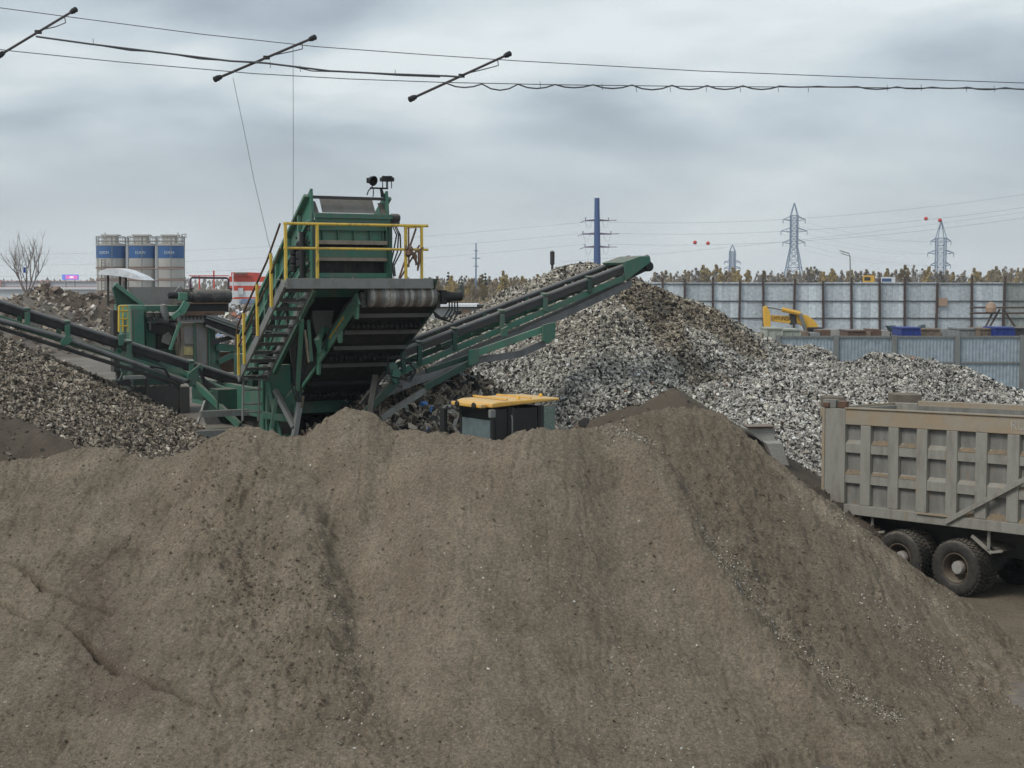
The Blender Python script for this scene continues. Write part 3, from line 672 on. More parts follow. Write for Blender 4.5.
mo = MB(); mo.lathe(K(.2, .98, zy(217, 1)), S.U, [(.05, 0), (.08, .01), (.10, .05), (.10, .2), (.08, .24), (.05, .25)], 20); mo.fbox(S, .2, .42, .9, 1.1, zy(224, 1), zy(220.5, 1)); mo.build('vibrator_motor', 'steel_d', sb, smooth=True)
cb = MB()
for i, u in enumerate((.22, .27, .31)):
    z0 = zy(221, .9); cb.tube([K(u - .04, .88, z0), K(u + .1, .86, z0 - .3), K(u + .02 + .05 * i, .87, z0 - .7), K(u - .05, .88, z0 - 1.0), K(u - .02, .88, 6.3)], .018, 6)
cb.build('cable', 'hose', sb)
# floodlight mast
ms = MB(); q0 = S.Q(383, 197, 1.1); q1 = S.Q(381, 188.5, 1.1)
ms.tube([q0, q1], .05, 8, r2=.03); ms.tube([S.Q(370, 188, 1.1), S.Q(388, 188.5, 1.1)], .022, 6); ms.tube([S.Q(371.5, 188, 1.1), S.Q(368.5, 190.5, 1.1), S.Q(367, 195, 1.1)], .014, 6); ms.tube([S.Q(373, 188, 1.1), S.Q(373.5, 192, 1.1), S.Q(373, 197, 1.1)], .012, 6)
ms = ms.build('lamp_mast', 'black', scr)
for (x, y, t_) in ((372, 180.5, 0), (384.5, 179.5, 1), (389.5, 179.5, 1)):
    l = MB(); c = S.Q(x, y, 1.1)
    if t_: l.box(c, .17, .16, .09, S.U, S.A); l.box(c + Vector((0, 0, .06)), .10, .10, .04, S.U, S.A); l.tube([c + S.U * -.05, c + Vector((0, 0, -.2)) + S.U * -.05], .012, 5); l.tube([c + S.U * .05, c + Vector((0, 0, -.2)) + S.U * .05], .012, 5)
    else: l.lathe(c, (.6, -.6, -.2), [(.04, -.1), (.09, -.04), (.12, .06), (.11, .07)], 12); l.tube([c, c + Vector((0, 0, -.18))], .015, 5); l.box(c + Vector((-.1, 0, 0)), .05, .05, .12)
    l.build('floodlight', 'black', ms)

# --- staircase
st = MB()
a0, a1 = (-.15, 6.14), (2.95, 3.9)
for u in (-2.82, -2.16):
    st.beam(K(u, *a0), K(u, *a1), .05, .2)
st = st.build('staircase', 'galv', scr, bevel=.005)
tr = MB(); N = 11
for i in range(N):
    f_ = (i + .7) / N; w = a0[0] + (a1[0] - a0[0]) * f_; z = a0[1] + (a1[1] - a0[1]) * f_
    t = MB(); t.fbox(S, -2.79, -2.19, w - .12, w + .13, z - .02, z + .015); t.fbox(S, -2.79, -2.19, w - .13, w - .10, z - .06, z + .02)
    t.build('tread', 'steel_d', st)
bk = MB()
for f_ in (.12, .42, .68, .93):
    w = a0[0] + (a1[0] - a0[0]) * f_; z = a0[1] + (a1[1] - a0[1]) * f_ - .12
    bk.beam(K(-2.8, w, z), K(-2.18, w + .12, z - .08), .05, .04); bk.beam(K(-2.5, w + .05, z), K(-2.18, w - .15, z + .12), .04, .03)
bk.build('stair_brace', 'galv', st)
sr = MB(); pts = []
for px, yb, yt, w in ((271.5, 303.5, 262, .55), (258.5, 331, 292, 1.35), (247.5, 358, 322, 2.2)):
    pass
for w in (.50, 1.42, 2.35):
    z = a0[1] + (w - a0[0]) / (a1[0] - a0[0]) * (a1[1] - a0[1]); sr.beam(K(-2.88, w, z - .05), K(-2.88, w, z + 1.12), .07, .05, up=S.U)
sr.beam(K(-2.88, 2.75, 4.0), K(-2.88, 2.75, 4.95), .06, .05, up=S.U)
sr = sr.build('stair_rail_post', 'yellow', st)
s2 = MB(); s2.tube([K(-2.88, -.1, 7.42), K(-2.88, .75, 6.63), K(-2.88, 2.8, 5.15), K(-2.88, 2.95, 4.7)], .024); s2.tube([K(-2.88, -.1, 6.9), K(-2.88, .75, 6.1), K(-2.88, 2.8, 4.62)], .022)
s2.build('stair_rail', 'rusty', st)
# lower ladder cage beside the foot of the stairs
lc = MB()
for x in (243.5, 259.5): lc.tube([S.Q(x, 376, 2.9), S.Q(x - 1, 421, 2.9)], .028)
for y in (390, 404, 412): lc.tube([S.Q(243.5, y, 2.9), S.Q(262, y - .5, 2.9)], .024)
lc.build('access_ladder', 'galv', scr)

# --- main discharge conveyor coming towards the camera
dc = root('discharge_conveyor', K(0, 2.5, 4.4), None, None); dc.parent = scr; dc.location = K(0, 2.5, 4.4) - WORLD[scr.name]
for k_ in ('label', 'category'):
    if k_ in dc: del dc[k_]
B0, B1 = (0.05, 5.83), (6.0, 2.30)                    # (w,z) of belt centre line
def bl(w, dz=0): return B0[1] + (w - B0[0]) / (B1[0] - B0[0]) * (B1[1] - B0[1]) + dz
nz = Vector((0, 0, 1))
m, nt, b = new_mat('striped_drum'); sc2 = node(nt, 'ShaderNodeVectorMath', operation='DOT_PRODUCT'); gm = node(nt, 'ShaderNodeNewGeometry')
nt.links.new(gm.outputs['Position'], sc2.inputs[0]); sc2.inputs[1].default_value = S.U
cx = node(nt, 'ShaderNodeCombineXYZ'); nt.links.new(sc2.outputs['Value'], cx.inputs[0]); nn = noise(nt, cx.outputs[0], 3.4, 6, .65)
c = ramp(nt, nn, [(.34, (.03, .028, .026)), (.43, (.14, .11, .085)), (.49, (.13, .14, .145)), (.55, (.48, .45, .40)), (.60, (.20, .19, .175)), (.70, (.08, .06, .05))])
ng = noise(nt, coords(nt), 9, 6, .7); c = mix(nt, ramp(nt, ng, [(.45, 0.), (.7, .6)]), c, (.05, .045, .04))
nt.links.new(c, b.inputs['Base Color']); b.inputs['Roughness'].default_value = .7; bump(nt, b, nn, .3, .03); MT['drum'] = m
dr = MB(); prof = [(.02, -.84), (.20, -.83)] + [(.232 + (.008 if i % 2 else 0), -.81 + i * .086) for i in range(20)] + [(.20, .85), (.02, .86)]
dr.lathe(K(0, 0, 5.84), S.U, prof, 36); dr = dr.build('head_drum', MT['drum'], dc, smooth=True)
bs = MB(); 
for u in (-.93, .93): MB().lathe(K(u, 0, 5.84), S.U, [(.04, -.07), (.09, -.06), (.11, 0), (.09, .06), (.04, .07)], 16).fbox(S, u - .05, u + .05, -.08, .25, 5.6, 5.84).build('bearing', 'steel_d', dr)
bp = MB(); bp.prism([K(-.93, .15, bl(.15, .20)), K(.85, .15, bl(.15, .20)), K(.85, 6, bl(6, .20)), K(-.93, 6, bl(6, .20))], (0, 0, .015)); bp.prism([K(-.90, .1, bl(.1, -.17)), K(.82, .1, bl(.1, -.17)), K(.82, 6, bl(6, -.17)), K(-.90, 6, bl(6, -.17))], (0, 0, .015))
bp.build('belt', 'rubber', dc)
sf = MB(); sf.beam(K(-1.02, .0, bl(0, -.06)), K(-1.02, 6.0, bl(6, -.06)), .06, .30); sf.build('side_beam', 'green_l', dc, bevel=.006)
sf = MB(); sf.beam(K(.94, .0, bl(0, -.06)), K(.94, 6.0, bl(6, -.06)), .06, .30); sf.build('side_beam', 'green_d', dc, bevel=.006)
yl = MB(); yl.beam(K(-1.055, .75, bl(.75, -.03)), K(-1.055, 1.65, bl(1.65, -.03)), .004, .05); yl.build('warning_stripe', 'yellow', dc)
for i, w in enumerate((.28, .95, 1.6, 2.35)):
    x = MB(); x.fbox(S, -.96, .90, w, w + .06, bl(w, -.33), bl(w, -.24)); x.build('cross_member', 'cross', dc)
for w in (.68, 2.0, 3.7, 4.8):
    x = MB(); prof = [(.03, 0)] 
    for i in range(15): prof += [(.035, .02 + i * .12), (.075, .03 + i * .12), (.075, .07 + i * .12), (.035, .08 + i * .12)]
    x.lathe(K(-.93, w, bl(w, -.30)), S.U, prof + [(.02, 1.83)], 12); x.build('return_roller', 'black', dc, smooth=True)
for w in (3.2, 4.3, 5.2):
    x = MB(); x.fbox(S, -1.0, .92, w, w + .08, bl(w, -.30), bl(w, -.22)); x.build('cross_member', 'black', dc)
for w in (.0, .95, 2.3): MB().wzprism(S, [(w, bl(w, -.2)), (w + .22, bl(w + .22, -.2)), (w + .18, bl(w, -.52)), (w + .06, bl(w, -.52))], -1.05, -.99).build('bracket', 'green_l', dc)
mt = MB(); mt.lathe(K(1.0, 0, 5.83), S.U, [(.06, 0), (.14, .02), (.16, .1), (.13, .14), (.13, .26), (.11, .28), (.10, .55), (.085, .56), (.03, .57)], 18); mt.fbox(S, .98, 1.12, -.14, .12, 5.66, 5.98)
mt = mt.build('drive_motor', 'black', dc, smooth=True)
hs = MB()
for i in range(4):
    u = 1.22 + i * .07; hs.tube([K(u, -.05, 5.75), K(u - .02, -.1, 5.55 - .03 * i), K(u - .16, -.1, 5.36 - .04 * i), K(u - .34, -.05, 5.35 - .02 * i), K(.88, .1, 5.5)], .018, 6)
hs.build('hydraulic_hose', 'hose', mt)
# struts, rams and the dark rubber skirt behind the stairs
rm = MB(); rm.beam(S.Q(302, 320, .9), S.Q(296, 412, 2.4), .10, .09); rm.beam(S.Q(308.5, 320, 1.0), S.Q(311.5, 361, 1.2), .07, .06); rm.build('hydraulic_ram', 'green_l', scr, bevel=.01)
rm = MB(); rm.tube([S.Q(305, 330, .85), S.Q(308.5, 362, 1.0)], .03); rm.tube([S.Q(303, 396, 2.0), S.Q(296, 434, 2.2)], .045); rm.build('ram_rod', 'silver', scr)
lb = MB(); lb.beam(S.Q(301, 395, 2.1), S.Q(293, 445, 2.1), .16, .12); lb.beam(S.Q(275, 390, 2.6), S.Q(294, 427, 2.1), .13, .10); lb.build('support_leg', 'galv', scr, bevel=.01)
lb = MB(); lb.beam(S.Q(268, 382, 2.7), S.Q(281, 440, 2.5), .12, .10); lb.beam(S.Q(268, 384, 2.7), S.Q(268, 440, 2.7), .10, .10); lb.beam(S.Q(262, 415, 2.6), S.Q(290, 419, 2.4), .12, .16); lb.beam(S.Q(276, 398, 2.5), S.Q(270, 440, 2.5), .08, .1)
lb.beam(S.Q(300, 388, 2.9), S.Q(276, 415, 2.9), .18, .22); lb.build('leg_frame', 'green', scr, bevel=.008)
sk = MB(); sk.pprism(S, [(284, 289), (360, 289), (352, 312), (330, 345), (296, 392), (290, 350)], 2.45, 2.5); sk.build('rubber_skirt', 'rubber', scr)
sk = MB(); sk.pprism(S, [(312, 298), (328, 292), (336, 300), (330, 332), (318, 335), (313, 322)], 2.2, 2.3); sk.build('dusty_curtain', 'dust', scr)
gb = MB(); gb.tube([S.Q(322, 352, 1.8), S.Q(318, 340, 1.8), S.Q(324, 330, 1.8), S.Q(338, 329, 1.8), S.Q(346, 334, 1.8)], .10, 10); gb.build('curved_pipe', 'green', scr, smooth=True)
tb = MB(); tb.fbox(S, -1.7, .75, 1.1, 1.2, 5.82, 6.0); tb.beam(K(-1.95, .3, 6.0), K(-1.95, 2.9, 4.05), .09, .16); tb.beam(K(-2.1, .95, 6.0), K(-2.1, .95, 5.2), .06, .08); tb.build('sub_frame', 'green', scr, bevel=.006)
# chassis
ch = MB(); ch.fbox(S, -2.1, -1.95, 2.9, 9, 2.9, 3.6); ch.fbox(S, 1.35, 1.5, 3.4, 9, 2.9, 3.5); ch.fbox(S, -1.95, 1.35, 4.2, 4.4, 2.9, 3.6); ch.fbox(S, -2.2, -1.5, 3.0, 3.3, 2.3, 4.2); ch.fbox(S, -2.1, 1.5, 6.1, 9.0, 3.0, 3.5)
ch.build('chassis', 'green', scr, bevel=.01)
ch = MB(); ch.fbox(S, -1.5, 1.3, 5.75, 7.2, 3.2, 4.3); ch.build('engine_bay', 'green_d', scr)
MB().fbox(S, -1.0, .95, 4.9, 5.7, 2.2, 3.5).build('shade_block', 'black', scr)  # black block added to darken the open space under the belt
for u in (-1.9, 1.0):
    t = MB(); n_ = 26; pr = []
    pr = [(3.4 + .45 * math.cos(a) * (1), 2.72 + .42 * math.sin(a)) for a in np.linspace(math.pi / 2, 1.5 * math.pi, 9)] + [(8.2 + .45 * math.cos(a), 2.72 + .42 * math.sin(a)) for a in np.linspace(-math.pi / 2, math.pi / 2, 9)]
    t.wzprism(S, pr, u, u + .5)
    for w in np.arange(3.3, 8.4, .22): t.fbox(S, u - .03, u + .53, w, w + .12, 2.25, 2.31); t.fbox(S, u - .03, u + .53, w, w + .12, 3.13, 3.18)
    t.build('crawler_track', 'steel_d', scr)

# --- side conveyors
def side_conveyor(fr, parent, w0, w1, top_line, low_line, posts, head_px, sheet='steel_d', headw=None, name='side_conveyor'):
    """top_line/low_line: pixel ends of the front side; straight frame with guards, belt, brackets"""
    A_, B_ = [fr.Q(*p, w0) for p in top_line]; C_, D_ = [fr.Q(*p, w0) for p in low_line]
    off = fr.A * (w1 - w0)
    rt = bpy.data.objects.new(name, None); link(rt, parent, (A_ + B_) / 2)
    MB().beam(A_, B_, .05, .20).build('side_guard', sheet, rt, bevel=.01); MB().beam(A_ + off, B_ + off, .05, .20).build('side_guard', sheet, rt, bevel=.01)
    for o_ in (Vector(), off): MB().tube([A_ + o_ + Vector((0, 0, .1)), B_ + o_ + Vector((0, 0, .1))], .05, 8).build('edge_tube', 'belt', rt, smooth=True)
    g = MB(); g.beam(C_, D_, .07, .15); g.beam(C_ + off, D_ + off, .07, .15)
    n = 9
    for i in range(n):
        t = i / (n - 1); p = C_.lerp(D_, t); g.beam(p, p + off, .05, .06)
    g.build('truss_rail', 'green', rt, bevel=.008)
    g = MB(); mid = [A_ + off * .15 + Vector((0, 0, -.05)), A_ + off * .85 + Vector((0, 0, -.05)), B_ + off * .85 + Vector((0, 0, -.05)), B_ + off * .15 + Vector((0, 0, -.05))]; g.prism(mid, (0, 0, .02)); g.build('belt', 'rubber', rt)
    def low_at(p):
        s0, s1, sp__ = C_.dot(fr.U), D_.dot(fr.U), p.dot(fr.U); return C_.lerp(D_, (sp__ - s0) / (s1 - s0))
    for t in posts:
        a = A_.lerp(B_, t); c = low_at(a)
        g = MB(); g.beam(a + Vector((0, 0, .05)) - fr.A * .05, c - fr.A * .05, .07, .12, up=fr.U); g.beam(a + off * .1 + Vector((0, 0, .16)), a - fr.A * .07 + Vector((0, 0, .12)), .14, .05); g.beam(a + off + Vector((0, 0, .05)) , c + off, .07, .12, up=fr.U)
        g.beam(c - fr.A * .05, c + off, .05, .06); g.build('bracket', 'green' if random.random() < .6 else 'green_d', rt, bevel=.006)
    return rt
ca = side_conveyor(S, scr, 2.4, 3.3, ((394, 357), (648, 260)), ((396, 374), (628, 276)), (.03, .09, .22, .40, .57, .75), None)
MB().pprism(S, [(624, 262), (640, 256.5), (650, 256), (651, 262), (626, 281)], 2.3, 2.36).build('head_plate', 'green', ca, bevel=.01); MB().pprism(S, [(624, 262), (640, 256.5), (650, 256), (651, 262), (626, 281)], 3.35, 3.41).build('head_plate', 'green', ca, bevel=.01); MB().pprism(S, [(622, 262.5), (640, 256), (650, 256), (650, 258), (640, 259), (624, 265)], 2.36, 3.35).build('head_plate', 'green', ca, bevel=.01)
g = MB(); g.lathe(S.Q(650, 266.5, 2.42), S.A, [(.03, 0), (.13, .02), (.14, .45), (.13, .85), (.03, .9)], 20); g.beam(S.Q(627, 278, 2.5), S.Q(652, 266, 2.5), .06, .1); g.beam(S.Q(627, 275, 2.5), S.Q(650, 264, 2.5), .05, .05); g.build('head_roller', 'black', ca, smooth=True)
sag = [(374, 398), (400, 388), (430, 375), (455, 362), (480, 350), (505, 340), (535, 327), (570, 312), (600, 298), (632, 283)]
g = MB()
for (x0, y0), (x1, y1) in zip(sag[:-1], sag[1:]):
    a, b2 = S.Q(x0, y0, 2.5), S.Q(x1, y1, 2.5); g.prism([a, b2, b2 + S.A * .7 + Vector((0, 0, .03)), a + S.A * .7 + Vector((0, 0, .03))], (0, 0, -.03)); g.beam(a, b2, .02, .17)
g.build('return_belt', 'belt', ca)
# shorter conveyor in front of it
cb_ = bpy.data.objects.new('side_conveyor', None); link(cb_, scr, S.Q(500, 350, 1.5))
g = MB(); g.pprism(S, [(474, 350.5), (554, 322.5), (554.5, 329), (474, 358)], 1.2, 1.3); g.pprism(S, [(474, 350.5), (554, 322.5), (554.5, 329), (474, 358)], 2.0, 2.1); g.build('truss_rail', 'green_l', cb_, bevel=.008)
MB().pprism(S, [(469, 350), (479, 348.5), (479, 363), (469, 366)], 1.12, 1.19).build('head_plate', 'green', cb_, bevel=.01); MB().pprism(S, [(543, 325), (555.5, 322), (555.5, 338), (548, 344), (543, 341)], 1.12, 1.19).build('head_plate', 'green', cb_, bevel=.01); MB().pprism(S, [(502, 329), (508, 326), (508, 336), (502, 337)], 1.1, 1.18).build('head_plate', 'green', cb_, bevel=.01)
g = MB(); sg2 = [(402, 386), (425, 378), (448, 372), (470, 364), (482, 359), (500, 357), (520, 354), (545, 343)]
for (x0, y0), (x1, y1) in zip(sg2[:-1], sg2[1:]):
    a, b2 = S.Q(x0, y0, 1.35), S.Q(x1, y1, 1.35); g.prism([a, b2, b2 + S.A * .6, a + S.A * .6], (0, 0, -.03)); g.beam(a, b2, .02, .17)
g.build('return_belt', 'belt', cb_)
g = MB(); g.beam(S.Q(424, 388, 1.25), S.Q(470, 363, 1.25), .10, .16); g.beam(S.Q(366, 412, 1.3), S.Q(398, 380, 1.3), .10, .17); g.beam(S.Q(426, 371, 1.5), S.Q(476, 355, 1.5), .08, .13); g.build('lower_beam', 'green_d', cb_, bevel=.01)
g = MB(); g.beam(S.Q(381, 418, 1.25), S.Q(425, 390, 1.25), .10, .14); g.build('prop', 'galv', cb_)
g = MB(); g.pprism(S, [(393, 370), (399, 368), (401, 375), (396, 384), (392, 379)], 1.15, 1.25); g.lathe(S.Q(391, 368, 1.5), -S.A, [(.02, 0), (.14, .02), (.14, .1), (.02, .12)], 14); g.build('pivot_plate', 'green', cb_, bevel=.01)
g = MB()
for k in range(3):
    g.tube([S.Q(388 + k, 372, 1.1), S.Q(387, 360 - k, 1.1), S.Q(398, 356, 1.1), S.Q(408, 362, 1.1), S.Q(416, 370 + k, 1.1), S.Q(410, 378 + k * 2, 1.1), S.Q(398, 378, 1.1), S.Q(389, 376, 1.1)], .018, 6)
g.build('hydraulic_hose', 'hose', cb_)
g = MB(); g.beam(S.Q(370, 415, 1.2), S.Q(376, 376, 1.6), .14, .14); g.beam(S.Q(360, 405, 1.4), S.Q(386, 372, 1.6), .06, .08); g.build('prop', 'steel_d', cb_)

# long left-hand conveyor
cl = side_conveyor(S, scr, 6.1, 7.0, ((246, 384), (-112, 270)), ((222, 389), (-112, 283)), (.17, .355, .53, .64, .82, .94), None, sheet='rubber')
g = MB(); g.tube([S.Q(192, 383, 6.0), S.Q(120, 358, 6.0), S.Q(60, 336.5, 6.0), S.Q(0, 320, 6.0), S.Q(-110, 291, 6.0)], .055, 8); g.tube([S.Q(180, 385, 6.9), S.Q(-110, 293, 6.9)], .05, 8); g.build('return_belt', 'belt', cl, smooth=True)
MB().pprism(S, [(188, 374), (200, 364), (204, 367), (199, 377), (199, 385), (190, 387), (187, 380)], 5.95, 6.02).build('head_plate', 'green', cl, bevel=.01); MB().pprism(S, [(60, 342), (66, 335), (73, 338), (70, 344), (62, 346)], 5.93, 6.0).build('head_plate', 'green', cl, bevel=.01); MB().pprism(S, [(118, 335), (125, 333), (124, 345), (119, 346)], 5.95, 6.0).build('head_plate', 'green', cl, bevel=.01)
g = MB(); g.beam(S.Q(195, 383, 6.05), S.Q(240, 426, 4.6), .10, .17); g.beam(S.Q(203, 381, 6.3), S.Q(246, 398, 5.3), .08, .13); g.beam(S.Q(160, 362, 6.2), S.Q(236, 396, 5.8), .08, .12); g.build('lower_beam', 'green', cl, bevel=.01)
g = MB(); g.beam(S.Q(205, 401, 5.6), S.Q(194, 434, 5.2), .05, .05); g.build('prop', 'galv', cl)
g = MB()
for k in range(4):
    g.tube([S.Q(199, 368 + k, 5.9), S.Q(205, 380 + 2 * k, 5.9), S.Q(217, 388 + 2 * k, 5.8), S.Q(232, 392 + 2 * k, 5.6), S.Q(246, 390 + k * 3, 5.4)], .028, 6)
g.tube([S.Q(150, 366, 5.95), S.Q(164, 368, 5.9), S.Q(170, 378, 5.9), S.Q(182, 383, 5.9), S.Q(190, 380, 5.9)], .035, 6)
g.build('hydraulic_hose', 'hose', cl)
g = MB(); g.lathe(S.Q(-114, 270, 6.1), S.A, [(.03, 0), (.15, .02), (.15, .88), (.03, .9)], 18); g.build('head_roller', 'black', cl, smooth=True)
# machinery block low down between the two left conveyors and the stairs
g = MB(); g.pprism(S, [(206, 392), (240, 392), (246, 425), (226, 424)], 5.6, 6.0); g.fbox(S, -2.6, -1.6, 5.2, 6.4, 2.9, 3.5); g.build('feeder_box', 'green_d', scr, bevel=.01)
g = MB(); g.fbox(S, -3.3, -2.1, 4.3, 4.5, 2.9, 3.05); g.fbox(S, -3.6, -1.9, 4.0, 5.6, 2.35, 2.6); g.build('step_frame', 'galv', scr)

# small fittings that clutter the machine: cables, junction boxes, decals, spilled stones on ledges
random.seed(21)
for k in range(7):
    a = K(-1.82, 1.4 + .5 * k, 7.2 - .42 * k); MB().box(a, .10, .16, .20, S.U, S.A).build('junction_box', random.choice(('galv', 'steel_d', 'green_d')), sb)
for k in range(5):
    z = 7.3 - .25 * k; MB().tube([K(-1.80, 1.15, z), K(-1.86, 1.9, z - .45 - .1 * random.random()), K(-1.82, 2.9, z - 1.1), K(-1.80, 4.2, z - 2.2)], .02, 6).build('cable', 'hose', sb)
for k in range(6):
    a = K(-1.0, .35 + .8 * k, bl(.35 + .8 * k, .02)); MB().box(a, .05, .22, .10, S.U, (K(0, 1, bl(1)) - K(0, 0, bl(0))).normalized()).build('clamp', 'steel_d', dc)
pos = np.array([list(K(random.uniform(-2.7, .6), random.uniform(-.15, .85), 6.215)) for _ in range(260)])
pos = np.array([p for p in pos if True]); rocks('spilled_grit', pos, np.exp(rng.normal(math.log(.028), .4, len(pos))), palette(len(pos), [(.3, .27, .22), (.18, .15, .12)], [1, 1]), 'stone', pf, loc=tuple(WORLD[pf.name]))
pos = np.array([list(S.Q(394, 357, 2.85).lerp(S.Q(646, 261, 2.85), random.random()) + S.A * random.uniform(-.25, .25) + Vector((0, 0, .0 + .08 * random.random()))) for _ in range(1500)])
rocks('carried_stone', pos, np.exp(rng.normal(math.log(.06), .3, len(pos))), palette(len(pos), [(.5, .49, .46), (.3, .28, .25), (.12, .11, .1)], [2, 3, 2]), 'stone', ca, loc=tuple(WORLD[ca.name]))
for (x0, y0, x1, y1) in ((316, 308, 326, 309), ):
    pass
MB().tube([S.Q(352, 300, -.1), S.Q(345, 306, .2), S.Q(338, 318, .6), S.Q(330, 330, .9), S.Q(322, 349, 1.2)], .022, 6).build('cable', 'hose', dc)
for k in range(4):
    MB().tube([S.Q(296 + 3 * k, 345, 1.6), S.Q(298 + 3 * k, 365, 1.9), S.Q(292 + 3 * k, 385, 2.0), S.Q(296 + 2 * k, 402, 2.0)], .02, 6).build('hydraulic_hose', 'hose', scr)
# ================================================================ CRUSHER (left, behind the long conveyor)
C = Frame(P(180, 350, 45), (-.486, .874))
cr = root('mobile_crusher', C.K(0, 2, 2.2), 'green tracked crusher with black magnet drum and grey feed hopper, behind the long left conveyor', 'crusher')
def pb(name, rects, mat, parent=cr, fr=C, bevel=.012):
    for r in rects: o = MB().pbox(fr, *r).build(name, mat, parent, bevel=bevel)
    return o
def pp(name, pix, w0, w1, mat, parent=cr, fr=C, bevel=0):
    return MB().pprism(fr, pix, w0, w1).build(name, mat, parent, bevel=bevel)
hop = pp('hopper', [(127, 287), (178, 287), (163, 306), (141, 306)], 3.0, 3.08, 'dust')
pp('hopper_wall', [(113, 288), (117, 283), (122, 288), (143, 305), (139, 310), (118, 310)], 1.6, 1.75, 'green_d', hop)
MB().beam(C.Q(115, 284, 1.5), C.Q(143, 305.5, 1.5), .16, .12).build('hopper_rim', 'green_l', hop, bevel=.01)
MB().beam(C.Q(164, 306, 3.1), C.Q(181, 287, 3.1), .12, .10).build('hopper_rim', 'dust', hop)
pp('hopper_wall', [(163, 306), (180, 288), (196, 290), (190, 308)], 3.1, 3.3, 'beige', hop)
lad = MB()
for x in (119, 128.5): lad.tube([C.Q(x, 306, .6), C.Q(x, 332, .6)], .035, 6)
for y in (306, 311, 319, 326): lad.tube([C.Q(119, y, .6), C.Q(128.5, y, .6)], .03, 6)
lad.tube([C.Q(123, 306, .6), C.Q(123, 332, .6)], .03, 6)
lad.build('ladder', 'yellow', cr)
pb('rear_frame', [(113, 310, 120, 372, .8, 1.2)], 'steel_d')
cab = pb('engine_cabinet', [(129.5, 305, 145, 351, .4, 2.2)], 'green_l', bevel=.03)
pb('cabinet_door', [(133, 309, 144, 345, .38, .41)], 'green', cab, bevel=.005)
pb('air_grille', [(130.3, 309, 132.2, 345, .37, .41)], 'beige', cab, bevel=0)
pb('engine_cabinet', [(145.5, 305.5, 179, 312, .8, 2.6), (145.5, 312, 156, 350, 1.0, 2.4)], 'green', bevel=.02)
pb('belly_frame', [(133, 350, 181, 391, .9, 3.0)], 'green_d', bevel=.03)
pb('crusher_chamber', [(156, 316, 181, 352, 1.1, 2.8)], 'steel_d')
bd = pb('main_body', [(181, 323, 209, 366, .3, 2.8)], 'beige', bevel=.03)
pb('side_panel', [(184, 327, 194, 344, .27, .31), (196, 327, 207, 364, .27, .31)], 'dust', bd, bevel=.006)
pb('warning_plate', [(184, 347, 193, 355, .25, .29)], paint('worn_yellow_sticker', (.45, .38, .15), (.22, .19, .14), amount=.8, scale=6), bd, bevel=0)
pb('end_panel', [(209.3, 325, 216, 366, .5, 2.8)], 'green_l', bevel=.02)
pb('panel_rib', [(194.2, 323, 196, 366, .2, .3), (208.6, 323, 210.4, 368, .2, .3)], 'green', bevel=.006)
g = MB(); g.beam(C.Q(178, 318, .2), C.Q(207, 319, .2), .12, .22); g = g.build('toothed_truss', 'dust', cr)
for i in range(7):
    x = 181 + i * 3.8; pp('truss_tooth', [(x, 316), (x + 2.6, 316), (x + 1.3, 320)], .1, .14, 'steel_d', g)
sp_plate = MB().prism([C.Q(206, 314, .1), C.Q(243, 327, .1), C.Q(241, 340, .1), C.Q(205, 325, .1)], C.A * .12).build('side_plate', 'rubber', cr)
MB().beam(C.Q(206, 314, .05), C.Q(243, 327, .05), .10, .10).build('plate_edge', 'galv', sp_plate); MB().beam(C.Q(206, 325.5, .05), C.Q(241, 340.5, .05), .08, .06).build('plate_edge', 'galv', sp_plate)
MB().beam(C.Q(206, 317.3, .05), C.Q(242, 330, .05), .06, .05).build('plate_edge', 'galv', sp_plate)
g = MB(); g.beam(C.Q(216, 347, .4), C.Q(246, 349, .4), .14, .22); g.beam(C.Q(218, 362, .4), C.Q(246, 349, .4), .12, .16); g.beam(C.Q(217, 341, .6), C.Q(217, 368, .6), .14, .14); g.beam(C.Q(232, 349, .6), C.Q(238, 372, .6), .12, .12); g.beam(C.Q(209, 364, .5), C.Q(235, 385, .5), .14, .2)
g.build('green_frame', 'green', cr, bevel=.012)
pb('lower_guard', [(216, 352, 236, 372, 1.0, 2.2)], 'rusty')
g = MB(); g.beam(C.Q(209, 343, .3), C.Q(233, 337, .3), .08, .14); g.build('support_arm', 'steel_d', cr)
# overband magnet
mg = MB(); prf = [(.03, 0), (.19, .01)] + [(.21 + (.012 if i % 2 else 0), .05 + i * .1) for i in range(12)] + [(.19, 1.2), (.03, 1.22)]
c0 = C.Q(192, 296.3, .2); mg.lathe(c0, C.U, prf, 28); mgo = mg.build('magnet_drum', paint('scuffed_rubber_drum', (.03, .03, .032), (.16, .14, .12), amount=.55, streak=1, scale=3), cr, smooth=True)
g = MB(); prf2 = [(.03, 0), (.17, .01), (.18, 1.2), (.03, 1.21)]; g.lathe(c0 + C.A * .9 + Vector((0, 0, .0)), C.U, prf2, 20); g.build('magnet_roller', 'black', cr)
pb('magnet_belt', [(187, 303, 228.5, 312, .1, 1.1)], 'black', mgo, bevel=0); pb('magnet_lip', [(191, 302.6, 228, 303.8, .02, .12), (186, 311.5, 225, 315, .0, .2)], 'rusty', mgo, bevel=0)
for x in (191, 229.5): MB().lathe(C.Q(x, 296.3, .2), C.U, [(.03, -.05), (.14, -.04), (.14, .04), (.03, .05)], 14).build('bearing', 'steel_d', mgo)
for x in (190.5, 228.5): MB().beam(C.Q(x, 302, .3), C.Q(x + 1, 288, .3), .09, .12).build('bearing_arm', 'steel_d', mgo)
